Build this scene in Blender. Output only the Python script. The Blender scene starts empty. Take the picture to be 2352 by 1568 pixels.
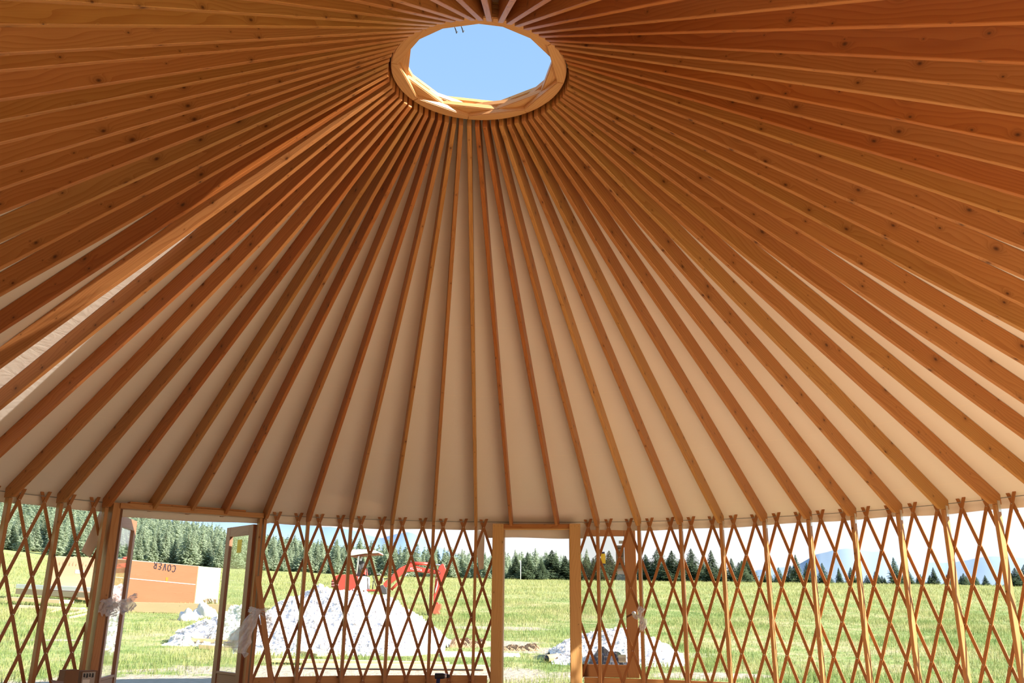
import bpy, bmesh, math, random
import numpy as np
from mathutils import Vector, Matrix
from math import sin, cos, pi, radians, atan2, sqrt, exp
random.seed(11); rng = np.random.default_rng(11)
SC = bpy.context.scene; COL = SC.collection
S = 1.25; EYE = 1.05
def zz(u): return EYE + S*u            # height of a measured level
R = 4.57*S; DPH = .0465; RZ0 = zz(.8319); DZ = .2989*S
CAM = Vector((.1699*S, -4.7572*S, EYE))
# ------------------------------------------------------------------ camera
F, PIT, YAW, ROL = 2003.1, .2996, .0019, .0101
fw = Vector((sin(YAW)*cos(PIT), cos(YAW)*cos(PIT), sin(PIT))); rt = Vector((cos(YAW), -sin(YAW), 0)); up = rt.cross(fw)
r2 = rt*cos(ROL)+up*sin(ROL); u2 = up*cos(ROL)-rt*sin(ROL)
cd = bpy.data.cameras.new('camera'); co = bpy.data.objects.new('camera', cd); COL.objects.link(co)
cd.sensor_width = 36; cd.lens = F/2352*36; cd.clip_end = 9000; cd.clip_start = .05
M = Matrix(((r2.x, u2.x, -fw.x), (r2.y, u2.y, -fw.y), (r2.z, u2.z, -fw.z))).to_4x4(); M.translation = CAM
co.matrix_world = M; SC.camera = co
def ray(x, y): return fw + r2*((x-1176)/F) + u2*((784-y)/F)
def atY(x, y, Y):                       # point of the place seen at photo pixel x,y lying Y metres ahead
    d = ray(x, y); return CAM + d*((Y-CAM.y)/d.y)
def cyl(x, y, rr):                      # the same on an upright cylinder about the yurt's centre
    d = ray(x, y); a = d.x**2+d.y**2; b = 2*(CAM.x*d.x+CAM.y*d.y); c = CAM.x**2+CAM.y**2-rr*rr
    s = (-b+sqrt(b*b-4*a*c))/(2*a); P = CAM+d*s; return atan2(P.x, P.y), P.z
def ground(x, y):
    g = EYE-1.6+.045*(y-CAM.y)
    if x < 0: g += .0006*x*x
    g += .03*sin(x*.7+1)*cos(y*.5)
    return g
def atG(x, y):                          # where the line of sight meets the sloping meadow
    d = ray(x, y); s0 = 2.0
    for i in range(4000):
        P = CAM+d*s0
        if P.z < ground(P.x, P.y): return P
        s0 += .03+s0*.002
    return P
# ------------------------------------------------------------------ naming helpers
def tag(o, label=None, cat=None, group=None, kind=None):
    if label: o['label'] = label
    if cat: o['category'] = cat
    if group: o['group'] = group
    if kind: o['kind'] = kind
    return o
def thing(name, label, cat, loc=(0, 0, 0), group=None):
    o = bpy.data.objects.new(name, None); COL.objects.link(o); o.location = loc; o.empty_display_size = .1
    return tag(o, label, cat, group)
def obj(name, vs, fs, m, parent=None, loc=None, uv=None, smooth=False, plabel=None):
    """world-space vertices -> one mesh object whose origin is its parent's origin or loc"""
    off = Vector(parent.location) if parent else Vector(loc or (0, 0, 0))
    me = bpy.data.meshes.new(name)
    me.from_pydata([tuple(Vector(v)-off) for v in vs], [], fs)
    if uv is not None:
        ul = me.uv_layers.new(name='UVMap')
        for l in me.loops: ul.data[l.index].uv = uv[l.vertex_index] if not isinstance(uv, dict) else uv[l.index]
    me.materials.append(m); me.validate(); me.update()
    if smooth: me.polygons.foreach_set('use_smooth', [True]*len(me.polygons))
    o = bpy.data.objects.new(name, me); COL.objects.link(o)
    if parent: o.parent = parent
    else: o.location = off
    if plabel: o['label'] = plabel
    return o
def bmobj(name, bm, m, parent=None, loc=None, mat=None, smooth=False, plabel=None, uvf=True):
    """bmesh in local frame; uv from local coords (u along X); then moved by mat into the world"""
    off = Vector(parent.location) if parent else Vector(loc or (0, 0, 0))
    if uvf:
        ul = bm.loops.layers.uv.new('UVMap'); ou = random.random()*9; ov = random.random()*9
        bm.normal_update()
        for f in bm.faces:
            n = f.normal
            for l in f.loops:
                c = l.vert.co
                l[ul].uv = (c.x+ou, (c.z if abs(n.y) > .6 else c.y+.11)+ov) if abs(n.x) < .7 else (c.z*.3+ou, c.y+ov)
    T = Matrix.Translation(-off) @ (mat or Matrix.Identity(4))
    bm.transform(T)
    me = bpy.data.meshes.new(name); bm.to_mesh(me); bm.free(); me.materials.append(m)
    if smooth: me.polygons.foreach_set('use_smooth', [True]*len(me.polygons))
    o = bpy.data.objects.new(name, me); COL.objects.link(o)
    if parent: o.parent = parent
    else: o.location = off
    if plabel: o['label'] = plabel
    return o
def prof(poly, th, bev=.003, y0=None):
    """solid from an XZ outline, thickness th along Y (centred), bevelled"""
    bm = bmesh.new(); y0 = -th/2 if y0 is None else y0
    a = [bm.verts.new((x, y0, z)) for x, z in poly]; b = [bm.verts.new((x, y0+th, z)) for x, z in poly]
    n = len(poly); bm.faces.new(a); bm.faces.new(b[::-1])
    for i in range(n): bm.faces.new((a[i], b[i], b[(i+1) % n], a[(i+1) % n]))
    bmesh.ops.recalc_face_normals(bm, faces=bm.faces)
    if bev: bmesh.ops.bevel(bm, geom=bm.edges[:], offset=bev, segments=1, affect='EDGES', clamp_overlap=True)
    return bm
def frame(o, x, zhint):
    x = Vector(x).normalized(); y = Vector(zhint).cross(x).normalized(); z = x.cross(y)
    m = Matrix(((x.x, y.x, z.x), (x.y, y.y, z.y), (x.z, y.z, z.z))).to_4x4(); m.translation = Vector(o); return m
def beam(name, p0, p1, w, h, m, parent=None, loc=None, up=(0, 0, 1), bev=.003, plabel=None):
    """straight timber: axis p0-p1, w across, h along 'up'"""
    p0 = Vector(p0); p1 = Vector(p1); L = (p1-p0).length
    return bmobj(name, prof([(0, -h/2), (L, -h/2), (L, h/2), (0, h/2)], w, bev), m, parent, loc, frame(p0, p1-p0, up), plabel=plabel)
def tube(name, pts, r, m, parent=None, loc=None, n=8, closed=False, plabel=None, smooth=True):
    vs = []; fs = []; pts = [Vector(p) for p in pts]; k = len(pts); rr = r if isinstance(r, (list, tuple)) else [r]*k
    for i, p in enumerate(pts):
        t = (pts[min(i+1, k-1)]-pts[max(i-1, 0)]).normalized(); a = t.cross(Vector((0, 0, 1)))
        if a.length < .05: a = t.cross(Vector((1, 0, 0)))
        a.normalize(); b = t.cross(a)
        for j in range(n): q = 2*pi*j/n; vs.append(p+(a*cos(q)+b*sin(q))*rr[i])
    for i in range(k-1):
        for j in range(n): fs.append((i*n+j, i*n+(j+1) % n, (i+1)*n+(j+1) % n, (i+1)*n+j))
    fs.append(tuple(range(n))[::-1]); fs.append(tuple((k-1)*n+j for j in range(n)))
    return obj(name, vs, fs, m, parent, loc, smooth=smooth, plabel=plabel)
def pol(phi, r, z): return Vector((r*sin(phi), r*cos(phi), z))
# ------------------------------------------------------------------ materials
def mat(name):
    m = bpy.data.materials.new(name); m.use_nodes = True; nt = m.node_tree; nt.nodes.clear()
    out = nt.nodes.new('ShaderNodeOutputMaterial'); return m, nt, out
def nd(nt, t, **k):
    n = nt.nodes.new(t)
    for a, b in k.items(): setattr(n, a, b)
    return n
def mth(nt, op, a, b=None, c=None, clamp=False):
    n = nt.nodes.new('ShaderNodeMath'); n.operation = op; n.use_clamp = clamp
    for i, v in enumerate((a, b, c)):
        if v is None: continue
        if isinstance(v, (int, float)): n.inputs[i].default_value = v
        else: nt.links.new(v, n.inputs[i])
    return n.outputs[0]
def mixc(nt, f, a, b, bt='MIX'):
    n = nt.nodes.new('ShaderNodeMix'); n.data_type = 'RGBA'; n.blend_type = bt
    for s, v in ((n.inputs[0], f), (n.inputs[6], a), (n.inputs[7], b)):
        if isinstance(v, (int, float)): s.default_value = v
        elif isinstance(v, tuple): s.default_value = (*v, 1) if len(v) == 3 else v
        else: nt.links.new(v, s)
    return n.outputs[2]
def vmul(nt, v, t):
    n = nt.nodes.new('ShaderNodeVectorMath'); n.operation = 'MULTIPLY'; nt.links.new(v, n.inputs[0]); n.inputs[1].default_value = t; return n.outputs[0]
def noise(nt, v, sc, det=3, dist=0, rough=.55):
    n = nt.nodes.new('ShaderNodeTexNoise'); n.inputs['Scale'].default_value = sc; n.inputs['Detail'].default_value = det
    n.inputs['Distortion'].default_value = dist; n.inputs['Roughness'].default_value = rough
    if v is not None: nt.links.new(v, n.inputs['Vector'])
    return n.outputs['Fac']
def ramp(nt, f, st):
    n = nt.nodes.new('ShaderNodeValToRGB'); e = n.color_ramp.elements
    while len(e) > 1: e.remove(e[-1])
    e[0].position = st[0][0]; e[0].color = (*st[0][1], 1)
    for p, c in st[1:]: q = e.new(p); q.color = (*c, 1)
    nt.links.new(f, n.inputs[0]); return n.outputs[0]
def bsdf(nt, out, col, rough=.5, spec=.4, metal=0, bump=None, bs=.3, bd=.01):
    b = nt.nodes.new('ShaderNodeBsdfPrincipled')
    if isinstance(col, tuple): b.inputs['Base Color'].default_value = (*col, 1)
    else: nt.links.new(col, b.inputs['Base Color'])
    b.inputs['Roughness'].default_value = rough; b.inputs['Specular IOR Level'].default_value = spec; b.inputs['Metallic'].default_value = metal
    if bump is not None:
        bp = nt.nodes.new('ShaderNodeBump'); bp.inputs['Strength'].default_value = bs; bp.inputs['Distance'].default_value = bd
        nt.links.new(bump, bp.inputs['Height']); nt.links.new(bp.outputs[0], b.inputs['Normal'])
    if out is not None: nt.links.new(b.outputs[0], out.inputs[0])
    return b
def plain(name, col, rough=.6, spec=.3, metal=0, var=.12, sc=6):
    m, nt, out = mat(name); tc = nd(nt, 'ShaderNodeTexCoord')
    f = noise(nt, tc.outputs['Object'], sc, 4)
    c = mixc(nt, f, tuple(x*(1-var) for x in col), tuple(min(1, x*(1+var)) for x in col))
    bsdf(nt, out, c, rough, spec, metal); return m
def wood(name, pale, deep, knots=True, tint=.5, rough=.42, knotcol=(.10, .03, .008), kd=.38):
    m, nt, out = mat(name); uv = nd(nt, 'ShaderNodeTexCoord').outputs['UV']; oi = nd(nt, 'ShaderNodeObjectInfo')
    rnd = oi.outputs['Random']
    ofs = nd(nt, 'ShaderNodeCombineXYZ'); nt.links.new(mth(nt, 'MULTIPLY', rnd, 37.), ofs.inputs[0]); nt.links.new(mth(nt, 'MULTIPLY', rnd, 17.), ofs.inputs[1]); nt.links.new(mth(nt, 'MULTIPLY', rnd, 5.), ofs.inputs[2])
    ad = nd(nt, 'ShaderNodeVectorMath'); nt.links.new(uv, ad.inputs[0]); nt.links.new(ofs.outputs[0], ad.inputs[1]); P = ad.outputs[0]
    kn = None
    if knots:
        ks = vmul(nt, P, (3.1, 12., 1.)); vo = nd(nt, 'ShaderNodeTexVoronoi'); vo.voronoi_dimensions = '2D'; vo.inputs['Scale'].default_value = 1; vo.inputs['Randomness'].default_value = .9
        nt.links.new(ks, vo.inputs['Vector'])
        sb = nd(nt, 'ShaderNodeVectorMath', operation='SUBTRACT'); nt.links.new(ks, sb.inputs[0]); nt.links.new(vo.outputs['Position'], sb.inputs[1])
        un = vmul(nt, sb.outputs[0], (1/3.1*.75, 1/12., 0)); ln = nd(nt, 'ShaderNodeVectorMath', operation='LENGTH'); nt.links.new(un, ln.inputs[0]); d = ln.outputs['Value']
        sc = nd(nt, 'ShaderNodeSeparateColor'); nt.links.new(vo.outputs['Color'], sc.inputs[0])
        gate = mth(nt, 'GREATER_THAN', sc.outputs[0], kd)
        rad = mth(nt, 'MULTIPLY_ADD', mth(nt, 'POWER', sc.outputs[1], 2.5), .0125, .003)
        q = mth(nt, 'DIVIDE', d, rad)
        core = mth(nt, 'MULTIPLY', mth(nt, 'SUBTRACT', 1.25, q, clamp=True), gate)
        halo = mth(nt, 'MULTIPLY', mth(nt, 'POWER', 2.718, mth(nt, 'MULTIPLY', mth(nt, 'MULTIPLY', q, q), -.16)), gate)
        kn = (core, halo)
    gv = vmul(nt, P, (.7, 26., 1.))
    sp = nd(nt, 'ShaderNodeSeparateXYZ'); nt.links.new(gv, sp.inputs[0])
    low = noise(nt, vmul(nt, P, (.9, 4., 1.)), 1., 2)
    y = mth(nt, 'ADD', sp.outputs[1], mth(nt, 'MULTIPLY', low, 7.))
    if kn: y = mth(nt, 'ADD', y, mth(nt, 'MULTIPLY', kn[1], 2.2))
    rings = mth(nt, 'FRACT', mth(nt, 'MULTIPLY', y, 1.3)); rings = mth(nt, 'POWER', rings, 2.2)
    fine = noise(nt, vmul(nt, P, (5., 320., 1.)), 1., 2)
    tone = mth(nt, 'ADD', mth(nt, 'MULTIPLY', rings, .5), mth(nt, 'MULTIPLY', fine, .4)); tone = mth(nt, 'ADD', tone, mth(nt, 'MULTIPLY_ADD', low, .5, -.32))
    c = mixc(nt, tone, pale, deep)
    rt_ = ramp(nt, rnd, [(0, (.84, .70, .60)), (.25, (1, .9, .74)), (.45, (.93, .80, .70)), (.6, (1.05, 1.0, .92)), (.8, (.9, .73, .6)), (1, (1.04, 1.04, 1.02))])
    c = mixc(nt, tint, c, rt_, 'MULTIPLY'); c = mixc(nt, 1., c, oi.outputs['Color'], 'MULTIPLY')
    if kn:
        c = mixc(nt, mth(nt, 'MULTIPLY', kn[1], .5), c, tuple(x*.55 for x in deep)); c = mixc(nt, kn[0], c, knotcol)
    bsdf(nt, out, c, rough, .35, bump=fine, bs=.08, bd=.002); return m
W_RAFT = wood('pine_rafter', (.52, .24, .08), (.335, .108, .025), tint=.8)
W_STUD = wood('pine_stud', (.52, .27, .11), (.40, .165, .055), kd=.75)
W_POST = wood('pale_pine', (.70, .43, .18), (.58, .31, .10), tint=.2, kd=.72)
W_SLAT = wood('fir_slat', (.42, .18, .06), (.30, .105, .03), knots=False, tint=.5)
W_RING = wood('ring_fir', (.68, .38, .17), (.52, .24, .08), knots=False, tint=.35)
W_DOOR = wood('cedar_door', (.36, .15, .08), (.28, .10, .05), knots=False, tint=.3)
W_DARK = wood('cedar_dark', (.19, .07, .018), (.15, .05, .012), knots=False, tint=.2)
W_RIM = wood('rim_pine', (.68, .37, .14), (.55, .26, .08), tint=.2, kd=.8)
W_PALE = wood('raw_lumber', (.80, .62, .40), (.70, .50, .28), kd=.85, tint=.3)
W_GREY = wood('weathered_lumber', (.62, .50, .40), (.42, .30, .22), kd=.85, tint=.5)
def canvas_mat():
    m, nt, out = mat('canvas'); tc = nd(nt, 'ShaderNodeTexCoord'); P = tc.outputs['Object']
    n1 = noise(nt, P, 1.1, 3); c = mixc(nt, n1, (.84, .76, .68), (.90, .82, .75))
    wr = noise(nt, vmul(nt, P, (1, 1, 3)), 5, 4, 1.5)
    wv = noise(nt, P, 420, 1)
    # fine welded seams running round the cone, a few faint horizontal lines
    ge = nd(nt, 'ShaderNodeSeparateXYZ'); nt.links.new(P, ge.inputs[0])
    fr = mth(nt, 'FRACT', mth(nt, 'MULTIPLY', ge.outputs[2], 1.9)); seam = mth(nt, 'LESS_THAN', mth(nt, 'ABSOLUTE', mth(nt, 'SUBTRACT', fr, .5)), .004)
    c = mixc(nt, mth(nt, 'MULTIPLY', seam, .35), c, (.95, .85, .72))
    h = mth(nt, 'ADD', mth(nt, 'MULTIPLY', wr, 1.), mth(nt, 'MULTIPLY', wv, .02))
    b = bsdf(nt, None, c, .75, .2, bump=h, bs=.12, bd=.02)
    t = nd(nt, 'ShaderNodeBsdfTranslucent'); t.inputs[0].default_value = (.85, .55, .30, 1)
    mx = nd(nt, 'ShaderNodeMixShader'); mx.inputs[0].default_value = .06
    nt.links.new(b.outputs[0], mx.inputs[1]); nt.links.new(t.outputs[0], mx.inputs[2]); nt.links.new(mx.outputs[0], out.inputs[0]); return m
CANVAS = canvas_mat()
METAL = plain('galvanised_steel', (.75, .75, .76), .3, .5, .9)
CABLE = plain('steel_cable', (.30, .30, .29), .45, .5, .6)
BLACK = plain('black_plastic', (.02, .02, .022), .4, .4)
def glass_mat(name='door_glass'):
    m, nt, out = mat(name); t = nd(nt, 'ShaderNodeBsdfTransparent'); t.inputs[0].default_value = (.93, .95, .94, 1)
    g = nd(nt, 'ShaderNodeBsdfGlossy'); g.inputs['Roughness'].default_value = .01; g.inputs[0].default_value = (1, 1, 1, 1)
    f = nd(nt, 'ShaderNodeFresnel'); gb = nd(nt, 'ShaderNodeNewGeometry'); nt.links.new(mth(nt, 'MULTIPLY_ADD', gb.outputs['Backfacing'], -.8333, 1.5), f.inputs[0]); mx = nd(nt, 'ShaderNodeMixShader')
    nt.links.new(mth(nt, 'MULTIPLY', f.outputs[0], 1.2, clamp=True), mx.inputs[0]); nt.links.new(t.outputs[0], mx.inputs[1]); nt.links.new(g.outputs[0], mx.inputs[2]); nt.links.new(mx.outputs[0], out.inputs[0]); return m
GLASS = glass_mat()
def film_mat():
    m, nt, out = mat('plastic_film'); d = nd(nt, 'ShaderNodeBsdfPrincipled'); d.inputs['Base Color'].default_value = (.95, .93, .96, 1); d.inputs['Roughness'].default_value = .25
    tl = nd(nt, 'ShaderNodeBsdfTranslucent'); tl.inputs[0].default_value = (.9, .86, .88, 1); tr = nd(nt, 'ShaderNodeBsdfTransparent')
    a = nd(nt, 'ShaderNodeMixShader'); a.inputs[0].default_value = .4; b = nd(nt, 'ShaderNodeMixShader'); tc = nd(nt, 'ShaderNodeTexCoord')
    nt.links.new(mth(nt, 'MULTIPLY_ADD', noise(nt, tc.outputs['Object'], 25, 3), .6, .08), b.inputs[0])
    nt.links.new(d.outputs[0], a.inputs[1]); nt.links.new(tl.outputs[0], a.inputs[2]); nt.links.new(a.outputs[0], b.inputs[1]); nt.links.new(tr.outputs[0], b.inputs[2]); nt.links.new(b.outputs[0], out.inputs[0]); return m
FILM = film_mat()
# ------------------------------------------------------------------ sky, sun
w = bpy.data.worlds.new('sky'); SC.world = w; w.use_nodes = True; nt = w.node_tree; nt.nodes.clear()
tc = nd(nt, 'ShaderNodeTexCoord'); sx = nd(nt, 'ShaderNodeSeparateXYZ'); nt.links.new(tc.outputs['Generated'], sx.inputs[0])
cr = ramp(nt, sx.outputs[2], [(0, (1.0, 1.0, 1.0)), (.16, (.98, .99, 1.0)), (.30, (.68, .84, 1.0)), (.55, (.38, .64, 1.0)), (1, (.22, .44, .92))])
bg = nd(nt, 'ShaderNodeBackground'); nt.links.new(cr, bg.inputs[0]); bg.inputs[1].default_value = 1.02
wo = nd(nt, 'ShaderNodeOutputWorld'); nt.links.new(bg.outputs[0], wo.inputs[0])
ld = bpy.data.lights.new('sun', 'SUN'); ld.energy = 15; ld.angle = radians(.53); ld.color = (1, .93, .82)
lo = bpy.data.objects.new('sun', ld); COL.objects.link(lo)
AZ, EL = radians(113), radians(25.9)
sd = Vector((sin(AZ)*cos(EL), cos(AZ)*cos(EL), sin(EL))); lo.rotation_euler = sd.to_track_quat('Z', 'Y').to_euler(); lo.location = (20, -10, 20)
SC.view_settings.view_transform = 'Standard'; SC.view_settings.look = 'None'; SC.view_settings.gamma = 1; SC.view_settings.use_curve_mapping = False
SC.view_settings.exposure = 0.0
SC.cycles.max_bounces = 10; SC.cycles.diffuse_bounces = 7; SC.cycles.transparent_max_bounces = 16
# ------------------------------------------------------------------ floor
fl = plain('plywood_deck', (.86, .68, .48), .6, .2, var=.1, sc=2)
vs = [(5.78*sin(2*pi*i/96), 5.78*cos(2*pi*i/96), z) for z in (0, -.26) for i in range(96)]
o = obj('floor', vs, [tuple(range(96))[::-1], tuple(range(96, 192))]+[(i, (i+1) % 96, 96+(i+1) % 96, 96+i) for i in range(96)], fl); tag(o, kind='structure')
# ------------------------------------------------------------------ crown ring
RC = Vector((-.044*S, -.0587*S, 0)); RZ = zz(3.1949); RO = .544*S
RNG = thing('crown_ring', 'laminated wooden compression ring at the peak with an open octagonal skylight hole', 'roof ring', (RC.x, RC.y, RZ))
def ringlayer(a0, rin, z0, z1, ro, m=W_RING):
    for n in range(8):
        A0 = radians(a0+45*n); A1 = A0+pi/4; K = 9
        ins = []; outs = []
        pa = Vector((rin*sin(A0), rin*cos(A0))); pb = Vector((rin*sin(A1), rin*cos(A1)))
        for i in range(K+1):
            t = A0+(A1-A0)*i/K; outs.append(Vector((ro*sin(t), ro*cos(t))))
            ins.append(pa.lerp(pb, i/K))
        bm = bmesh.new(); lv = {}
        for nm, pts in (('i', ins), ('o', outs)):
            for z in (z0, z1): lv[nm, z] = [bm.verts.new((p.x, p.y, z)) for p in pts]
        for i in range(K):
            bm.faces.new((lv['i', z0][i], lv['o', z0][i], lv['o', z0][i+1], lv['i', z0][i+1]))
            bm.faces.new((lv['i', z1][i], lv['i', z1][i+1], lv['o', z1][i+1], lv['o', z1][i]))
            bm.faces.new((lv['i', z0][i], lv['i', z0][i+1], lv['i', z1][i+1], lv['i', z1][i]))
            bm.faces.new((lv['o', z0][i], lv['o', z1][i], lv['o', z1][i+1], lv['o', z0][i+1]))
        for i in (0, K): bm.faces.new((lv['i', z0][i], lv['i', z1][i], lv['o', z1][i], lv['o', z0][i]))
        bmesh.ops.recalc_face_normals(bm, faces=bm.faces)
        ed = [e for e in bm.edges if abs(e.verts[0].co.z-z0) < 1e-6 and abs(e.verts[1].co.z-z0) < 1e-6 and (len(e.link_faces) == 2 and e.calc_face_angle(0) > 1)]
        bmesh.ops.bevel(bm, geom=ed, offset=.006, segments=2, affect='EDGES', clamp_overlap=True)
        # uv: along the chord
        ul = bm.loops.layers.uv.new('UVMap'); ch = (pb-pa).normalized(); nr = Vector((ch.y, -ch.x)); ou, ov = random.random()*9, random.random()*9
        for f in bm.faces:
            for l in f.loops:
                p = Vector((l.vert.co.x, l.vert.co.y)); l[ul].uv = (p.dot(ch)+ou, p.dot(nr)+l.vert.co.z+ov)
        bmobj('ring_segment', bm, m, RNG, mat=Matrix.Translation((RC.x, RC.y, 0)), uvf=False)
h = .0375
ringlayer(-10, .500*S, RZ, RZ+h, RO); ringlayer(12.5, .468*S, RZ+h, RZ+2*h, RO); ringlayer(-10, .49*S, RZ+2*h, RZ+3*h, RO)
ringlayer(12.5, .50*S, RZ+3*h, RZ+3*h+.03, RO, W_POST)
for px, py in ((1047, 69), (1062, 67)):
    d = ray(px, py); P = CAM+d*((RZ+.06-CAM.z)/d.z)
    hk = tube('hook', [P+Vector((-.012, -.03, .02)), P+Vector((0, .0, 0)), P+Vector((.004, .02, -.012)), P+Vector((.012, .018, .0))], .004, BLACK, RNG, n=6, plabel='small dark metal hook on the rim of the hole')
# ------------------------------------------------------------------ rafters
PHR, RR, ZR, RF, ZF = -1.1595, .561*S, zz(3.1545), 4.5526*S, zz(.7685)
ringdev = {-17:.0175,-16:.0096,-15:.0026,-14:.02,-13:.0176,-12:.0057,-11:.014,-3:.03,-2:.0162,-1:.028,0:.0188,1:.0218,2:.0128,3:.0148,4:.0062,5:-.0059,6:-.0081,7:-.0035,8:-.0082,9:-.0067,10:-.0135,11:-.006,12:-.002,13:-.0021,14:.0057,15:.0125,16:.0197,17:.0225,18:.026,19:.0259,20:.0206,21:.04,22:.0337,23:.0423,24:.0304,25:.0272,26:.0122,27:0,28:-.0111,34:-.0202,35:-.0016,36:.0012,37:.0057,38:-.0204,39:-.0222,40:-.022,41:-.014,42:-.0072,43:-.0106,44:-.0166,45:.0064,47:-.0161,48:.0051,50:.0134}
foot = {-1:-1.1164,-2:-1.2099,-3:-1.3034,-4:-1.3914,-5:-1.4959,-6:-1.5789,-7:-1.6694,-8:-1.7719,-9:-1.8614,-10:-1.9479,-11:-2.0489,-12:-2.1424,-13:-2.2314,-14:-2.3539,-15:-2.4144,-16:-2.5244,24:1.178,25:1.271,26:1.3545,27:1.456,28:1.5495,29:1.623,30:1.7135,31:1.8135,32:1.907,33:1.9965,34:2.0965,35:2.191,36:2.293,37:2.376,38:2.468,39:2.581,40:2.668,41:2.761,42:2.847,43:2.9445,44:3.0465,45:3.1365,46:3.2295,47:3.32,48:3.4165,49:3.496,50:3.5895,
 0:-1.0234,1:-.9287,2:-.8418,3:-.7527,4:-.6751,5:-.6036,6:-.513,7:-.4184,8:-.323,9:-.23,10:-.1354,11:-.0373,12:.0447,13:.1512,14:.2432,15:.3376,16:.4317,17:.522,18:.6163,19:.7107,20:.8025,21:.8946,22:.9837,23:1.0807,-17:-2.611}
ORD = 'first second third fourth fifth sixth seventh eighth ninth tenth eleventh twelfth thirteenth fourteenth fifteenth sixteenth seventeenth eighteenth nineteenth twentieth'.split()
def raflabel(k):
    if k < 0: return 'orange pine rafter running off the left photo edge, %s up from the wall' % ORD[-k-1]
    if k <= 2: return ['pine rafter landing on the leftmost stud, at the left photo edge', 'pine rafter landing on the second stud from the left photo edge', 'dark pine rafter landing just left of the double door'][k]
    if k <= 5: return 'pine rafter landing on the double door header, %s of the three from the left' % ORD[k-3]
    if k <= 11: return 'pine rafter landing between the two doorways, %s of six from the double door' % ORD[k-6]
    if k <= 13: return 'slim pine rafter landing on the single door header, %s of the two' % ('left' if k == 12 else 'right')
    if k <= 23: return 'orange pine rafter landing right of the single door, %s stud from the doorway' % ORD[k-14]
    if k <= 40: return 'orange pine roof rafter running off the right photo edge, %s up from the wall' % ORD[k-24]
    return 'pine rafter overhead running off the top photo edge, %s from the right' % ORD[k-41]
rafters = {}
YL = (1.0, 1.1, 1.0); RD = (.95, .78, .62); PL = (1.2, 1.35, 1.6)       # boards differ: yellow, red and pale ones
TONE = {-3: PL, -7: (.95, 1.1, 1.15), -17: YL, -16: YL, 50: YL, 28: YL, 24: YL, 22: YL, 32: YL, 39: RD, 38: RD, 35: RD, 33: RD, 41: RD, 2: RD, 5: RD, 7: RD, 9: (1.05, 1.15, 1.1), 11: (1.1, 1.22, 1.2), 12: RD, 15: (1.12, 1.25, 1.25), 13: RD, -4: RD, -1: (1.05, .92, .9), 0: (1.08, 1.12, 1.2), 17: YL, 3: YL, -12: (1, 1.08, 1)}
for k in range(-17, 51):
    ta = PHR+2*pi*k/68+ringdev.get(k, 0); tb = foot[k]
    A = Vector((RC.x+RR*sin(ta), RC.y+RR*cos(ta), ZR)); B = Vector((RF*sin(tb), RF*cos(tb), ZF))
    H = Vector((A.x-B.x, A.y-B.y, 0)); L = H.length; hx = H/L; sl = (A.z-B.z)/L; D = .194
    seat = zz(.835)+(.012 if k in (12, 13) else 0); xs = (seat-B.z)/sl          # horizontal seat cut on the stud
    x0 = -.02
    pf = [(xs, seat), (L, A.z), (L, A.z+D), (x0, B.z+sl*x0+D), (x0, seat)]
    # outline in (distance along plan, height); rotate into a frame with X along the slope for grain
    an = math.atan(sl); c, s = cos(an), sin(an)
    loc = [((x-0)*c+(z-B.z)*s, -(x)*s+(z-B.z)*c) for x, z in pf]
    # break the long lower edge into slightly uneven lengths (wane, bow)
    (xa, za), (xb, zb) = loc[0], loc[1]; r_ = random.Random(k+90); mid = []
    for j in range(1, 9):
        t = j/9; mid.append((xa+(xb-xa)*t, za+(zb-za)*t+r_.uniform(-.0015, .0015)))
    loc = [loc[0]]+mid+loc[1:]
    bm = prof(loc, .038, .0035)
    X = Vector((hx.x*c, hx.y*c, s)); fm = frame(B, X, (0, 0, 1))
    loc0 = Vector((B.x, B.y, seat))
    o = bmobj('roof_rafter', bm, W_RAFT, None, loc0, fm); tag(o, raflabel(k), 'rafter', 'roof rafters around the crown ring'); rafters[k] = o
    if k in TONE: o.color = (*TONE[k], 1)
# ------------------------------------------------------------------ canvas roof
def hemz(ph):
    z = 2.062+.010*sin(ph*9+1)+.006*sin(ph*31)
    if -.02 < ph < .215: z -= .105
    if -.83 < ph < -.50: z -= .02+.03*max(0, sin((-.83-ph)/-.33*pi*.5+pi/2))
    return z
vs = []; fs = []; NA = 544; prof_r = []
for i in range(NA):
    ph = 2*pi*i/NA; row = []
    for j in range(13):
        t = j/12; r = .662+(5.735-.662)*t; cx = RC.x*(1-t); cy = RC.y*(1-t)
        ztop = min(ZR+(ZF-ZR)*((r-RR)/(RF-RR))+.194+.004, RZ+3*h+.0315)
        vs.append((cx+r*sin(ph), cy+r*cos(ph), ztop))
    zt = ZR+(ZF-ZR)*((5.735-RR)/(RF-RR))+.198; p2 = ph if ph < pi else ph-2*pi; hz = hemz(p2)
    for j, (dr, f) in enumerate(((.020, .12), (.026+.006*sin(40*ph), .5), (.024+.008*sin(40*ph+.6)+.004*sin(93*ph), 1.))):
        vs.append(((5.735+dr)*sin(ph), (5.735+dr)*cos(ph), zt+(hz-zt)*f))
nr = 16
for i in range(NA):
    for j in range(nr-1): a = i*nr+j; b = ((i+1) % NA)*nr+j; fs.append((a, a+1, b+1, b))
o = obj('roof_canvas', vs, fs, CANVAS, smooth=True, loc=(0, 0, 2.06))
sm = o.modifiers.new('thickness', 'SOLIDIFY'); sm.thickness = .0015; sm.offset = 1
tag(o, 'beige canvas roof cover stretched over the rafters with a short hanging skirt', 'roof canvas')
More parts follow.
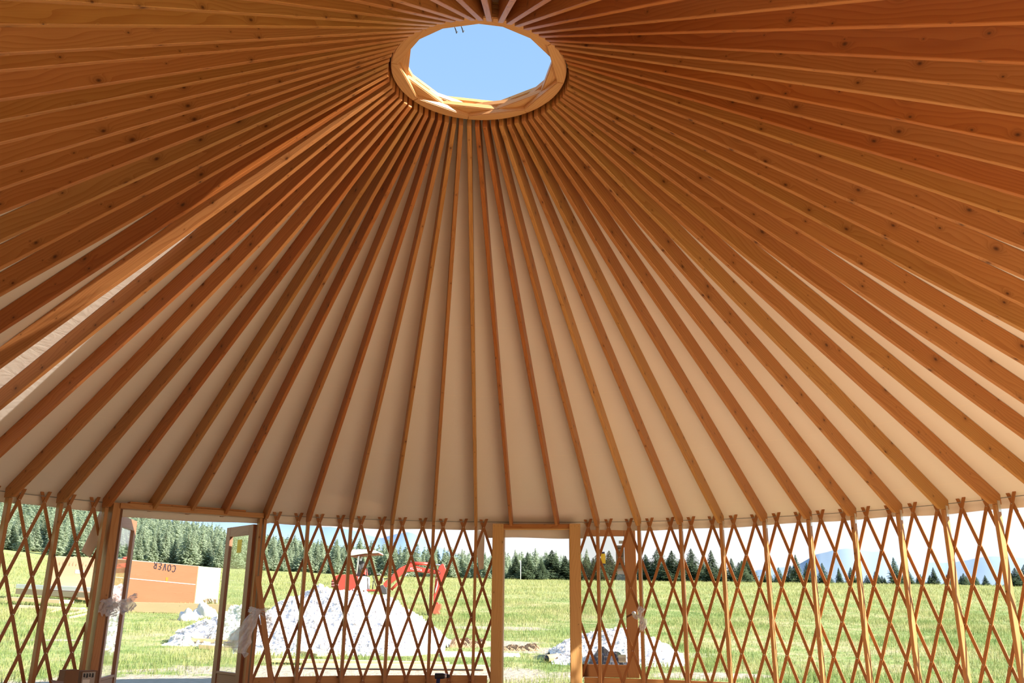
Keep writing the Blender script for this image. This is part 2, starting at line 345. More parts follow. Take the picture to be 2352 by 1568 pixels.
# ------------------------------------------------------------------ studs
ST = [k for k in list(range(-3, 3))+list(range(6, 12))+list(range(14, 29))]
names = {0: 'wooden wall stud at the left photo edge', 1: 'second wooden wall stud from the left photo edge', 2: 'wooden wall stud just left of the double door',
 6: 'wooden wall stud touching the right side of the double door'}
for k in ST:
    ph = foot[k]; top = zz(.835)-.002
    if k in names: lb = names[k]
    elif k < 0: lb = 'wooden wall stud beyond the left photo edge, %s one out' % ORD[-k-1]
    elif k < 12: lb = 'wooden wall stud between the doorways, %s one right of the double door' % ORD[k-6]
    elif k < 24: lb = 'wooden wall stud right of the single door, %s one from the doorway' % ORD[k-14]
    else: lb = 'wooden wall stud beyond the right photo edge, %s one out' % ORD[k-24]
    t = thing('wall_stud', lb, 'wall stud', pol(ph, 5.65, 0), 'upright wall studs under the rafters')
    st = beam('post', pol(ph, 5.65, 0), pol(ph, 5.65, top), .038, .075, W_STUD, t, up=pol(ph, 1, 0))
    # galvanised rafter hanger at the head of the stud
    tn = Vector((cos(ph), -sin(ph), 0)); rd = pol(ph, 1, 0)
    b0 = pol(ph, 5.664, 2.02)+tn*.0205
    beam('bracket', b0, b0+Vector((0, 0, .11)), .003, .045, METAL, t, up=rd, bev=0, plabel='galvanised steel rafter bracket')
# ------------------------------------------------------------------ lattice walls
mslope = (DPH/2)/DZ; ZT = zz(.928); ZB = .02
def slatmesh(dirn, r, z0, z1, wd=.034, th=.0085):
    """slat crossing phi=0 at height RZ0; dirn +1 leans right going up"""
    K = 9; vs = []; uv = []; fs = []
    for i in range(K+1):
        z = z0+(z1-z0)*i/K; ph = dirn*mslope*(z-RZ0)
        tx = Vector((cos(ph), -sin(ph), 0)); ax = (tx*(dirn*mslope*r)+Vector((0, 0, 1))).normalized(); ac = ax.cross(pol(ph, 1, 0)).normalized(); n = pol(ph, 1, 0)
        for a, b in ((-1, -1), (1, -1), (1, 1), (-1, 1)):
            vs.append(pol(ph, r, z)+ac*(a*wd/2)+n*(b*th/2)); uv.append((z, a*wd/2+b*th/2))
    for i in range(K):
        for j in range(4): fs.append((i*4+j, i*4+(j+1) % 4, i*4+4+(j+1) % 4, i*4+4+j))
    fs.append((3, 2, 1, 0)); fs.append((K*4, K*4+1, K*4+2, K*4+3))
    me = bpy.data.meshes.new('slat'); me.from_pydata([tuple(v) for v in vs], [], fs); ul = me.uv_layers.new(name='UVMap')
    for l in me.loops: ul.data[l.index].uv = uv[l.vertex_index]
    me.materials.append(W_SLAT); me.update(); return me
def boltmesh():
    bm = bmesh.new(); bmesh.ops.create_cone(bm, cap_ends=True, segments=8, radius1=.0055, radius2=.004, depth=.006)
    bm.transform(Matrix.Translation((0, 5.69, 0)) @ Matrix.Rotation(pi/2, 4, 'X')); me = bpy.data.meshes.new('bolt'); bm.to_mesh(me); bm.free(); me.materials.append(METAL); return me
BM = boltmesh(); cache = {}
def lattice(label, ph0, pa, pb, jr):
    root = thing('lattice_screen', label, 'lattice wall', (0, 0, 0), 'wooden lattice walls')
    for dirn, r in ((1, 5.700), (-1, 5.712)):
        for j in jr:
            c = ph0+j*DPH; z0, z1 = ZB, ZT
            # clip to the section
            def zat(p): return RZ0+(p-c)/(dirn*mslope)
            lo_, hi_ = sorted((zat(pa), zat(pb))); a = max(z0, lo_); b = min(z1, hi_)
            if b-a < .12: continue
            key = (dirn, round(a, 3), round(b, 3))
            if key not in cache: cache[key] = slatmesh(dirn, r, a, b)
            o = bpy.data.objects.new('slat', cache[key]); COL.objects.link(o); o.parent = root; o.rotation_euler = (0, 0, -c)
    nb = []
    for rw in range(0, 6):
        z = RZ0-rw*DZ
        for j in np.arange(-8, 50, 1.0 if rw % 2 == 0 else 1.0):
            p = ph0+(j+(.5 if rw % 2 else 0))*DPH
            if pa+.003 < p < pb-.003: nb.append((p, z))
    nb.sort(key=lambda q: abs(q[0]))
    for p, z in nb[:100]:
        o = bpy.data.objects.new('bolt', BM); COL.objects.link(o); o.parent = root; o.location = (0, 0, z); o.rotation_euler = (0, 0, -p)
    rest = nb[100:]
    if rest:
        vs = []; fs = []
        for p, z in rest:
            mt = Matrix.Translation((0, 0, z)) @ Matrix.Rotation(-p, 4, 'Z'); b0 = len(vs)
            vs += [mt @ v.co for v in BM.vertices]; fs += [tuple(b0+i for i in f.vertices) for f in BM.polygons]
        tag(obj('bolts', vs, fs, METAL, root), kind='stuff')
lattice('crossed wooden lattice wall at the left photo edge, left of the double door', -.9998, -1.36, -.842, range(-14, 12))
lattice('crossed wooden lattice wall between the double door and the single door', -.4848, -.512, .012, range(-8, 20))
lattice('crossed wooden lattice wall right of the single door, the longest one', .2203, .190, 1.62, range(-8, 38))
# tension cable
tube('tension_cable', [pol(-1.38+i*.02, 5.703, zz(.886)+.006*cos((-1.38+i*.02)*4)) for i in range(152)], .0045, CABLE, None, (0, 0, zz(.886)), n=6)
tag(bpy.data.objects['tension_cable'], 'thin steel tension cable running along the lattice tops under the roof', 'cable')
# ------------------------------------------------------------------ rim boards (curved ledge outside the lattice)
def rim(label, pa, pb, cat='board'):
    K = 24; vs = []; fs = []; uv = []
    for i in range(K+1):
        p = pa+(pb-pa)*i/K
        for r, z in ((5.722, -.02), (5.722, .275), (5.76, .275), (5.76, -.02)): vs.append(pol(p, r, z)); uv.append((p*5.7, z+r))
    for i in range(K):
        for j in range(4): fs.append((i*4+j, i*4+(j+1) % 4, i*4+4+(j+1) % 4, i*4+4+j))
    fs += [(0, 1, 2, 3), (K*4+3, K*4+2, K*4+1, K*4)]
    o = obj('rim_board', vs, fs, W_RIM, None, pol((pa+pb)/2, 5.74, -.02), uv=uv); tag(o, label, cat, 'curved rim boards at the wall foot')
rim('curved wooden rim board low behind the lattice between the two doorways', -.505, -.006)
rim('curved wooden rim board at the wall foot right of the single door', .206, 1.6)
rim('curved wooden rim board at the wall foot left of the double door', -1.36, -.85)

# ------------------------------------------------------------------ unseen canvas walls added beside the viewpoint to cut light from behind
def light_block(name, pa, pb):
    K = 40; vs = []; fs = []
    for i in range(K+1):
        p = pa+(pb-pa)*i/K; r = 5.735+.01*sin(i*1.3)
        for z in (0., .7, 1.4, 2.12): vs.append(pol(p, r, z))
    for i in range(K):
        for j in range(3): q = i*4+j; fs.append((q, q+1, q+5, q+4))
    o = obj(name, vs, fs, CANVAS, smooth=True); o.modifiers.new('thickness', 'SOLIDIFY').thickness = .003; tag(o, kind='structure')
light_block('light_block_wall', radians(190), radians(262)); light_block('light_block_wall_right', radians(150), radians(173))
def P3(px, py, r): a, z = cyl(px, py, r); return pol(a, r, z)
# ------------------------------------------------------------------ door leaves
def leaf(label, hinge, az, wdt, z0, z1, m, st=.11, top=.12, bot=.24, panel=True, th=.045):
    X = Vector((sin(az), cos(az), 0)); U = Vector((0, 0, 1)); h0 = Vector((hinge.x, hinge.y, z0)); H = z1-z0
    t = thing('door_leaf', label, 'door', h0)
    Y = U.cross(X)
    for a in (st/2, wdt-st/2): beam('stile', h0+X*a, h0+X*a+U*H, st, th, m, t, up=Y)
    beam('top_rail', h0+X*st+U*(H-top/2), h0+X*(wdt-st)+U*(H-top/2), th*.96, top, m, t)
    if panel:
        beam('bottom_panel', h0+X*st+U*(bot/2), h0+X*(wdt-st)+U*(bot/2), th*.5, bot, m, t)
        beam('lock_rail', h0+X*st+U*(bot+.015), h0+X*(wdt-st)+U*(bot+.015), th*.96, .03, m, t)
    else: beam('bottom_rail', h0+X*st+U*(bot/2), h0+X*(wdt-st)+U*(bot/2), th*.96, bot, m, t)
    zb = bot+(.03 if panel else 0)
    bm = prof([(st-.01, zb-.005), (wdt-st+.01, zb-.005), (wdt-st+.01, H-top+.005), (st-.01, H-top+.005)], .006, 0)
    bmobj('glass_pane', bm, GLASS, t, mat=frame(h0, X, U)); return t, h0, X, Y
HZT = cyl(400, 1166, 5.62)[1]; HZB = cyl(400, 1178, 5.62)[1]
pL, pR = -.8235, -.522
fr1 = thing('double_door_frame', 'dark pine frame of the wide double doorway at the left', 'door frame', pol((pL+pR)/2, 5.6, 0))
beam('jamb', pol(pL, 5.655, 0), pol(pL, 5.655, HZT), .085, .12, W_STUD, fr1, up=pol(pL, 1, 0))
beam('jamb', pol(pL+.0125, 5.70, 0), pol(pL+.0125, 5.70, HZT-.02), .03, .13, W_DARK, fr1, up=pol(pL, 1, 0))
beam('jamb', pol(pR, 5.68, 0), pol(pR, 5.68, HZT), .035, .12, W_STUD, fr1, up=pol(pR, 1, 0))
beam('header', pol(pL+.006, 5.63, (HZT+HZB)/2), pol(pR+.002, 5.63, (HZT+HZB)/2+.008), .12, HZT-HZB, W_STUD, fr1)
beam('header_plate', pol(-.80, 5.62, HZT+.012), pol(-.56, 5.62, HZT+.02), .10, .022, W_RAFT, fr1)
l1, a1, X1, Y1 = leaf('glazed wooden door leaf swung outward at the left of the double doorway, seen nearly edge-on', pol(-.806, 5.745, 0), radians(-9.5), .76, .05, 2.035, W_DOOR, st=.10)
l2, a2, X2, Y2 = leaf('glazed door leaf swung outward at the right of the double doorway, plastic tied on', pol(-.5285, 5.735, 0), radians(-42), .74, .05, 2.035, W_DOOR, st=.11)
YEL = plain('yellow_card', (.85, .55, .03), .5); WHT = plain('white_sticker', (.85, .85, .84), .5, var=.03); GRY = plain('grey_sticker', (.45, .44, .42), .6)
def sticker(name, par, o, X, u, v, w_, h_, m, off, plabel):
    Y = Vector((0, 0, 1)).cross(X); bm = prof([(u, v), (u+w_, v), (u+w_, v+h_), (u, v+h_)], .002, 0)
    f = frame(o+Y*off, X, (0, 0, 1)); return bmobj(name, bm, m, par, mat=f, plabel=plabel)
sticker('tag', l2, a2, X2, .30, 1.66, .12, .16, YEL, .01, 'yellow paper tag on the glass')
# ------------------------------------------------------------------ single doorway
fr2 = thing('single_door_frame', 'pale pine frame of the open single doorway in the middle', 'door frame', pol(.10, 5.6, 0))
zt = cyl(1141, 1202.5, 5.58)[1]; fL = cyl(1141.5, 1400, 5.585)[0]; fR = cyl(1322.5, 1400, 5.585)[0]; fm = (fL+fR)/2
nrm = pol(fm, 1, 0); tng = Vector((cos(fm), -sin(fm), 0)); cL = pol(fL, 5.585, 0); cR = pol(fR, 5.585, 0)
for nm, c_ in (('left', cL), ('right', cR)):
    beam('casing_post', c_, c_+Vector((0, 0, zt)), .14, .036, W_POST, fr2, up=nrm)
for c_, sg in ((cL, 1), (cR, -1)):
    q = c_+nrm*.092+tng*(.058*sg); beam('jamb', q, q+Vector((0, 0, zt-.005)), .036, .14, W_STUD, fr2, up=nrm)
q0 = cL+nrm*.09+tng*.045; q1 = cR+nrm*.09-tng*.045; hb = cyl(1230, 1214, 5.6)[1]
beam('header', q0+Vector((0, 0, (zt+hb)/2)), q1+Vector((0, 0, (zt+hb)/2)), .14, zt-hb, W_RAFT, fr2)
q0 = cL+nrm*.03+tng*.07; q1 = cR+nrm*.03-tng*.07
beam('stop_strip', q0+Vector((0, 0, hb-.006)), q1+Vector((0, 0, hb-.006)), .03, .018, W_POST, fr2)
NAIL = plain('nail_head', (.12, .07, .04), .5)
for c_ in (cL, cR):
    for z, ds in ((zt-.03, (-.05, 0, .05)), (1.75, (.05,)), (1.42, (.05,)), (1.1, (.05,)), (.8, (.05,)), (.45, (.05,))):
        for d_ in ds:
            p = c_+tng*d_+Vector((0, 0, z))-nrm*.018; bm = bmesh.new(); bmesh.ops.create_cone(bm, cap_ends=True, segments=8, radius1=.0035, radius2=.0035, depth=.002)
            bmobj('nail_head', bm, NAIL, fr2, mat=frame(p, nrm, (0, 0, 1)) @ Matrix.Rotation(pi/2, 4, 'Y'), uvf=False)
# leaf folded flat against the outside of the lattice
A = P3(1309, 1400, 5.835); B = P3(1464.5, 1400, 5.90); az = atan2(B.x-A.x, B.y-A.y); wd = (B-A).xy.length
zt3 = cyl(1450, 1211, 5.88)[1]; zb3 = cyl(1440, 1556, 5.88)[1]
l3, a3, X3, Y3 = leaf('reddish wooden glazed door leaf folded back outside the lattice right of the single doorway', A, az, wd, zb3, zt3, W_DARK, st=.145, top=.11, bot=.15, panel=False)
def uvof(px, py):
    p = P3(px, py, 5.87); d = p-a3; return d.dot(X3), d.z
def stick3(px0, py0, px1, py1, m, lab, name='sticker'):
    u0, v1 = uvof(px0, py0); u1, v0 = uvof(px1, py1); return sticker(name, l3, a3, X3, u0, v0, u1-u0, v1-v0, m, .012, lab)
stick3(1421, 1241, 1433, 1248, WHT, 'small white sticker on the glass')
stick3(1414, 1252, 1434, 1305, GRY, 'tall grey printed sticker on the glass')
stick3(1417, 1306, 1434, 1318, WHT, 'white lower part of the tall sticker')
stick3(1420, 1503, 1438, 1521, WHT, 'square white sticker low on the glass')
for i in range(5): stick3(1418, 1257+i*9, 1429, 1260+i*9, BLACK, None, 'printed_line')
stick3(1380, 1271, 1391, 1294, YEL, 'yellow tag on the glass', 'tag')
NAVY = plain('navy', (.02, .03, .12), .5)
stick3(1381, 1267, 1389, 1271, NAVY, 'dark blue top strip of the yellow tag', 'tag_strip'); stick3(1382, 1294, 1390, 1297, NAVY, 'dark blue bottom strip of the yellow tag', 'tag_strip')
kp = P3(1456, 1408, 5.80); bm = bmesh.new(); bmesh.ops.create_uvsphere(bm, u_segments=14, v_segments=10, radius=.027); bmobj('door_knob', bm, METAL, l3, mat=Matrix.Translation(kp), smooth=True, uvf=False)
tube('knob_stem', [kp, kp+nrm*.09], .012, METAL, l3)
# ------------------------------------------------------------------ plastic film tied in knots
def film(label, knot, tails, kr=.03, seed=1):
    r_ = random.Random(seed); vs = []; fs = []
    def blob(c, r):
        bm = bmesh.new(); bmesh.ops.create_icosphere(bm, subdivisions=3, radius=r)
        b0 = len(vs)
        for v in bm.verts:
            n = v.co.normalized(); k = 1+.22*sin(n.x*7+seed)*cos(n.y*6+n.z*5); vs.append(c+v.co*k)
        for f in bm.faces: fs.append(tuple(b0+v.index for v in f.verts))
        bm.free()
    blob(knot, kr)
    for ti, pts in enumerate(tails):
        K = 26; W = 14; b0 = len(vs); n = len(pts)
        view = (knot-CAM).normalized()
        for i in range(K+1):
            t = i/K*(n-1); j = min(int(t), n-2); f = t-j
            p = Vector(pts[j][0]).lerp(Vector(pts[j+1][0]), f); wdt = pts[j][1]*(1-f)+pts[j+1][1]*f
            d = (Vector(pts[j+1][0])-Vector(pts[j][0])).normalized(); ac = d.cross(view).normalized()
            for c in range(W+1):
                s = c/W-.5; dep = sin(s*17+ti*2+i*.15+seed)*.14*wdt+.007*sin(i*.8+c*.9+seed)
                vs.append(p+ac*(s*wdt*(1+.12*sin(i*.8+seed)))+view*dep+d*(.015*sin(s*14+i)))
        for i in range(K):
            for c in range(W): a = b0+i*(W+1)+c; fs.append((a, a+1, a+W+2, a+W+1))
    o = obj('plastic_film', vs, fs, FILM, None, knot, smooth=True); tag(o, label, 'plastic wrap'); return o
k = P3(264, 1389, 5.50)
film('crumpled clear plastic tied in a bow round the left jamb of the double doorway', k, [
 [(k, .04), (P3(252, 1384, 5.52), .14), (P3(244, 1393, 5.55), .17), (P3(243, 1412, 5.56), .10)],
 [(k, .04), (P3(280, 1389, 5.5), .13), (P3(295, 1394, 5.5), .19), (P3(299, 1402, 5.5), .08)],
 [(k, .03), (P3(290, 1383, 5.5), .06), (P3(308, 1370, 5.5), .07), (P3(314, 1365, 5.5), .03)],
 [(k, .03), (P3(258, 1402, 5.52), .10), (P3(255, 1414, 5.53), .12)]], .03, 3)
k = P3(592, 1404, 5.50)
film('clear plastic film with a long trailing tail knotted at the double door right leaf', k, [
 [(k, .05), (P3(578, 1400, 5.5), .07), (P3(573, 1399, 5.5), .06)],
 [(k, .06), (P3(580, 1420, 5.52), .12), (P3(562, 1452, 5.54), .19), (P3(545, 1482, 5.55), .28), (P3(538, 1494, 5.56), .30)],
 [(k, .05), (P3(608, 1405, 5.5), .09), (P3(617, 1418, 5.5), .10), (P3(616, 1445, 5.5), .07)]], .032, 8)
k = P3(1470, 1414, 5.56)
film('greyish plastic film knotted at the door knob beside the second stud right of the doorway', k, [
 [(k, .03), (P3(1462, 1417, 5.6), .06), (P3(1455, 1410, 5.65), .05)],
 [(k, .03), (P3(1470, 1402, 5.55), .07), (P3(1474, 1395, 5.55), .09)],
 [(k, .03), (P3(1477, 1428, 5.55), .10), (P3(1474, 1448, 5.55), .05)]], .02, 5)
# ------------------------------------------------------------------ loose canvas flaps outside
def flap(label, edgeL, edgeR, r0, seed):
    K = 12; W = 5; vs = []; fs = []
    def samp(e, t):
        t *= len(e)-1; j = min(int(t), len(e)-2); f = t-j; return e[j][0]*(1-f)+e[j+1][0]*f, e[j][1]*(1-f)+e[j+1][1]*f
    for i in range(K+1):
        a = samp(edgeL, i/K); b = samp(edgeR, i/K)
        for c in range(W+1):
            s = c/W; x = a[0]*(1-s)+b[0]*s; y = a[1]*(1-s)+b[1]*s; vs.append(P3(x, y, r0+.02*sin(s*pi)+.006*sin(i*.9+seed)))
    for i in range(K):
        for c in range(W): q = i*(W+1)+c; fs.append((q, q+1, q+W+2, q+W+1))
    o = obj('canvas_flap', vs, fs, CANVAS, None, vs[0], smooth=True); sm = o.modifiers.new('thickness', 'SOLIDIFY'); sm.thickness = .004
    tag(o, label, 'canvas flap')
flap('loose beige canvas strip hanging askew outside the lattice left of the double door', [(240, 1150), (212, 1212), (186, 1266)], [(262, 1156), (238, 1222), (207, 1281)], 5.80, 1)
flap('loose beige canvas strip hanging straight down left of the single doorway', [(1098, 1190), (1090, 1222), (1095, 1268), (1100, 1309)], [(1113, 1190), (1113, 1230), (1112, 1270), (1111, 1306)], 5.82, 2)
# leaning lath beside the double door
beam('leaning_lath', P3(592, 1322, 5.55), P3(626, 1590, 5.45), .062, .014, W_STUD, None, P3(626, 1590, 5.45), up=pol(-.5, 1, 0))
tag(bpy.data.objects['leaning_lath'], 'wide wooden lath leaning beside the right leaf of the double door', 'board')
# ------------------------------------------------------------------ things on the deck
CARD = plain('cardboard', (.24, .14, .085), .85, .1); CARDG = plain('grey_card', (.30, .24, .25), .85, .1)
def carton(label, px0, px1, pytop, r, dep, seed, lid=False):
    a = P3(px0, pytop, r); b = P3(px1, pytop, r); H = a.z; a.z = b.z = 0
    X = (b-a).normalized(); Lw = (b-a).length; t = thing('cardboard_box', label, 'box', a)
    bmobj('carton', prof([(0, 0), (Lw, 0), (Lw, H), (0, H)], dep, .004, y0=0), CARD, t, mat=frame(a, X, (0, 0, 1))); return t, a, X, Lw, H
t, a, X, Lw, H = carton('plain brown cardboard box with a raised flap, left of the printed box', 150, 183, 1539, 5.15, .12, 1)
bmobj('flap', prof([(0, 0), (-.13, .02), (-.05, -.08), (0, -.12)], .006, .001), CARDG, t, mat=frame(a+Vector((0, 0, H-.10)), X, (0, 0, 1)), plabel='folded grey flap')
t, a, X, Lw, H = carton('cardboard box with a printed white label beside the double door jamb', 188, 226, 1541, 5.25, .12, 2)
Yn = Vector((0, 0, 1)).cross(X)
bmobj('printed_label', prof([(.01, H-.13), (.14, H-.13), (.14, H-.01), (.01, H-.01)], .003, 0), GRY, t, mat=frame(a-Yn*.002, X, (0, 0, 1)), plabel='grey printed label')
for i in range(4):
    bmobj('print_mark', prof([(.02+.028*i, H-.055-.01*(i % 2)), (.04+.028*i, H-.06), (.037+.028*i, H-.025), (.022+.028*i, H-.02)], .003, 0), BLACK, t, mat=frame(a-Yn*.004, X, (0, 0, 1)))
bmobj('shipping_label', prof([(.02, H-.125), (.09, H-.125), (.09, H-.08), (.02, H-.08)], .003, 0), WHT, t, mat=frame(a-Yn*.004, X, (0, 0, 1)), plabel='small white label')
# cordless drill standing on its battery
dp = P3(1013, 1552, 5.42); dz = dp.z; base = Vector((dp.x, dp.y, 0)); dr = thing('cordless_drill', 'black cordless drill standing near the wall foot left of the single doorway', 'drill', base)
tube('motor_body', [base+Vector((-.075, 0, dz)), base+Vector((-.07, 0, dz)), base+Vector((.02, 0, dz)), base+Vector((.045, 0, dz))], [.028, .034, .034, .028], BLACK, dr, n=14)
tube('clutch_ring', [base+Vector((.045, 0, dz)), base+Vector((.068, 0, dz))], .027, METAL, dr, n=14, plabel='silver clutch ring')
tube('chuck', [base+Vector((.068, 0, dz)), base+Vector((.10, 0, dz)), base+Vector((.11, 0, dz))], [.022, .02, .01], BLACK, dr, n=12)
beam('handle', base+Vector((-.03, 0, dz-.02)), base+Vector((-.045, 0, .07)), .035, .045, NAVY, dr, up=(1, 0, 0), bev=.008)
beam('battery', base+Vector((-.045, 0, .0)), base+Vector((-.045, 0, .075)), .07, .11, BLACK, dr, up=(1, 0, 0), bev=.008)
# ------------------------------------------------------------------ meadow, hill
def interp(x, pts):
    if x <= pts[0][0]: return pts[0][1]
    for (a, b), (c, d) in zip(pts, pts[1:]):
        if x <= c: return b+(d-b)*(x-a)/(c-a)
    return pts[-1][1]
TOP = [(-600, 1060), (0, 1080), (300, 1122), (500, 1166), (600, 1192), (750, 1220), (860, 1248), (920, 1260), (1000, 1269), (1100, 1264), (1200, 1260), (1310, 1266), (1450, 1285), (1560, 1312), (1700, 1345), (3000, 1360)]
DE = 145.0
def elev(px, py): d = ray(px, py); return d.z/Vector((d.x, d.y)).length
def terr(x, y):
    dx, dy = x-CAM.x, y-CAM.y; d = sqrt(dx*dx+dy*dy)
    if d < DE*.9 or dy < 0: 
        g = ground(x, y)
        rr = sqrt(x*x+y*y)
        if rr < 6.2: g = min(g, -.05)
        return g
    a = dx/max(dy, 1); px = 1176+F*a*cos(PIT)**1*.98 if dy > 0 else 0
    px = 1176+F*a/ (1/cos(PIT)) / (1+0) if False else px
    k = DE*.98/d if d > DE*.98 else 1
    g0 = ground(CAM.x+dx*k, CAM.y+dy*k)
    if k == 1: return ground(x, y)
    e0 = (g0-CAM.z)/(DE*.98)
    eT = elev(max(-500, min(2900, px)), interp(px, TOP))
    t = min(1, (d-DE*.98)/170); tree = 9.5/(DE+170)
    e = e0+max(-.012, (eT-e0-tree))*t
    if d > DE*.98+170: e -= (d-DE*.98-170)*.0006
    return CAM.z+e*d
azs = np.concatenate([np.linspace(-175, -62, 20)[:-1], np.linspace(-62, 62, 190), np.linspace(62, 175, 20)[1:]]); ds = np.concatenate([[0.4], np.linspace(3, 30, 50), np.geomspace(31, 420, 70)])
vs = []; fs = []
for a in azs:
    for d in ds:
        x = CAM.x+d*sin(radians(a)); y = CAM.y+d*cos(radians(a)); vs.append((x, y, terr(x, y)))
nD = len(ds)
for i in range(len(azs)-1):
    for j in range(nD-1): q = i*nD+j; fs.append((q, q+1, q+nD+1, q+nD))
i = len(azs)-1
for j in range(nD-1): fs.append((i*nD+j, i*nD+j+1, j+1, j))
# bare patches: centre and radii on the ground
def gp(px, py): p = atG(px, py); return (p.x, p.y)
PATCH = [(*gp(390, 1572), 2.6, 1.3), (*gp(1640, 1552), 1.1, .5), (*gp(860, 1545), 3.6, 1.2), (*gp(1130, 1478), 1.1, 1.0), (*gp(1060, 1535), .6, .3), (*gp(470, 1330), 9, 1.2), (*gp(1140, 1443), 1.6, .8), (*gp(1400, 1500), 2.0, 1.2), (*gp(150, 1470), .8, .3)]
def field_mat(blade=False):
    m, nt, out = mat('meadow_grass_blade' if blade else 'meadow_ground'); ge = nd(nt, 'ShaderNodeNewGeometry'); P = ge.outputs['Position']
    dst = nd(nt, 'ShaderNodeVectorMath', operation='DISTANCE'); nt.links.new(P, dst.inputs[0]); dst.inputs[1].default_value = (0, 0, 0)
    n1 = noise(nt, P, .22, 4, .4); n2 = noise(nt, P, 1.7, 4); n3 = noise(nt, vmul(nt, P, (1, 1, .3)), 9 if not blade else 3, 4)
    g = ramp(nt, mth(nt, 'MULTIPLY_ADD', n2, .55, mth(nt, 'MULTIPLY', n1, .5)), [(.36, (.13, .21, .055)), (.48, (.24, .31, .10)), (.58, (.38, .39, .17)), (.70, (.52, .46, .28))])
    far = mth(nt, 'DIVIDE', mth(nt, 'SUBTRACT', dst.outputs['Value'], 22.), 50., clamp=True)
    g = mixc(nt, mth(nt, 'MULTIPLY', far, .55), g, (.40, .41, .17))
    if not blade:
        sp = nd(nt, 'ShaderNodeSeparateXYZ'); nt.links.new(P, sp.inputs[0]); acc = None
        for cx, cy, rx, ry in PATCH:
            a = mth(nt, 'MULTIPLY', mth(nt, 'SUBTRACT', sp.outputs[0], cx), 1/rx); b = mth(nt, 'MULTIPLY', mth(nt, 'SUBTRACT', sp.outputs[1], cy), 1/ry)
            d = mth(nt, 'ADD', mth(nt, 'MULTIPLY', a, a), mth(nt, 'MULTIPLY', b, b)); f = mth(nt, 'MULTIPLY', mth(nt, 'SUBTRACT', mth(nt, 'MULTIPLY_ADD', n2, 2.6, -.2), d, clamp=True), 1., clamp=True)
            acc = f if acc is None else mth(nt, 'MAXIMUM', acc, f)
        dirt = mixc(nt, n3, (.36, .29, .20), (.58, .50, .40)); g = mixc(nt, mth(nt, 'MULTIPLY', acc, 2., clamp=True), g, dirt)
        bsdf(nt, out, g, .9, .1, bump=n3, bs=.6, bd=.08)
    else:
        v = mixc(nt, n3, (.75, .75, .75), (1.25, 1.2, 1.15)); g = mixc(nt, 1., g, v, 'MULTIPLY')
        d_ = bsdf(nt, None, g, .6, .2); t = nd(nt, 'ShaderNodeBsdfTranslucent'); nt.links.new(g, t.inputs[0]); mx = nd(nt, 'ShaderNodeMixShader'); mx.inputs[0].default_value = .35
        nt.links.new(d_.outputs[0], mx.inputs[1]); nt.links.new(t.outputs[0], mx.inputs[2]); nt.links.new(mx.outputs[0], out.inputs[0])
    return m
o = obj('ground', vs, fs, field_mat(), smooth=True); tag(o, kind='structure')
def blades(name, n, d0, d1, hmin, hmax, wd, label):
    u = rng.random(n); d = (d0**1.0+(d1-d0)*u**1.35); a = np.radians(rng.uniform(-42, 42, n)); x = CAM.x+d*np.sin(a); y = CAM.y+d*np.cos(a)
    keep = np.hypot(x, y) > 6.15
    for cx, cy, rx, ry in PATCH: keep &= ((((x-cx)/rx)**2+((y-cy)/ry)**2) > rng.uniform(.4, 1.3, n))
    x, y, d = x[keep], y[keep], d[keep]; n = len(x)
    z = EYE-1.6+.045*(y-CAM.y)+np.where(x < 0, .0006*x*x, 0)+.03*np.sin(x*.7+1)*np.cos(y*.5)-.02
    h = rng.uniform(hmin, hmax, n)*(.45+np.clip((d-30)/70, 0, .55) if name[0] == 't' else 1)*(1+.5*np.sin(x*.9+2)*np.sin(y*.37)); th = rng.uniform(0, 2*pi, n); le = rng.uniform(.05, .6, n)*h; lt = rng.uniform(0, 2*pi, n); w_ = wd*(1+d/40)
    V = np.empty((n, 3, 3)); V[:, 0] = np.stack([x-w_*np.cos(th), y-w_*np.sin(th), z], 1); V[:, 1] = np.stack([x+w_*np.cos(th), y+w_*np.sin(th), z], 1); V[:, 2] = np.stack([x+le*np.cos(lt), y+le*np.sin(lt), z+h], 1)
    me = bpy.data.meshes.new(name); me.vertices.add(3*n); me.vertices.foreach_set('co', V.ravel()); me.loops.add(3*n); me.loops.foreach_set('vertex_index', np.arange(3*n, dtype=np.int32))
    me.polygons.add(n); me.polygons.foreach_set('loop_start', np.arange(0, 3*n, 3, dtype=np.int32)); me.polygons.foreach_set('loop_total', np.full(n, 3, dtype=np.int32)); me.materials.append(GB); me.update(calc_edges=True); me.validate()
    o = bpy.data.objects.new(name, me); COL.objects.link(o); tag(o, label, 'grass', kind='stuff')
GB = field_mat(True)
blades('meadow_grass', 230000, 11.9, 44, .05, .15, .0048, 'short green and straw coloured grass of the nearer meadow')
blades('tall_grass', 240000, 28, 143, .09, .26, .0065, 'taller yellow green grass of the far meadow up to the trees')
# ------------------------------------------------------------------ trees
def bark(): return plain('bark', (.12, .08, .05), .9, .1)
BARK = bark()
def leafmat(name, a, b):
    m, nt, out = mat(name); tc = nd(nt, 'ShaderNodeTexCoord'); oi = nd(nt, 'ShaderNodeObjectInfo'); ge = nd(nt, 'ShaderNodeNewGeometry')
    n = noise(nt, ge.outputs['Position'], .9, 4); c = mixc(nt, n, a, b)
    c = mixc(nt, mth(nt, 'MULTIPLY', oi.outputs['Random'], .5), c, tuple(x*.75 for x in a))
    d = bsdf(nt, None, c, .7, .2); t = nd(nt, 'ShaderNodeBsdfTranslucent'); nt.links.new(c, t.inputs[0]); mx = nd(nt, 'ShaderNodeMixShader'); mx.inputs[0].default_value = .42
    nt.links.new(d.outputs[0], mx.inputs[1]); nt.links.new(t.outputs[0], mx.inputs[2]); nt.links.new(mx.outputs[0], out.inputs[0]); return m
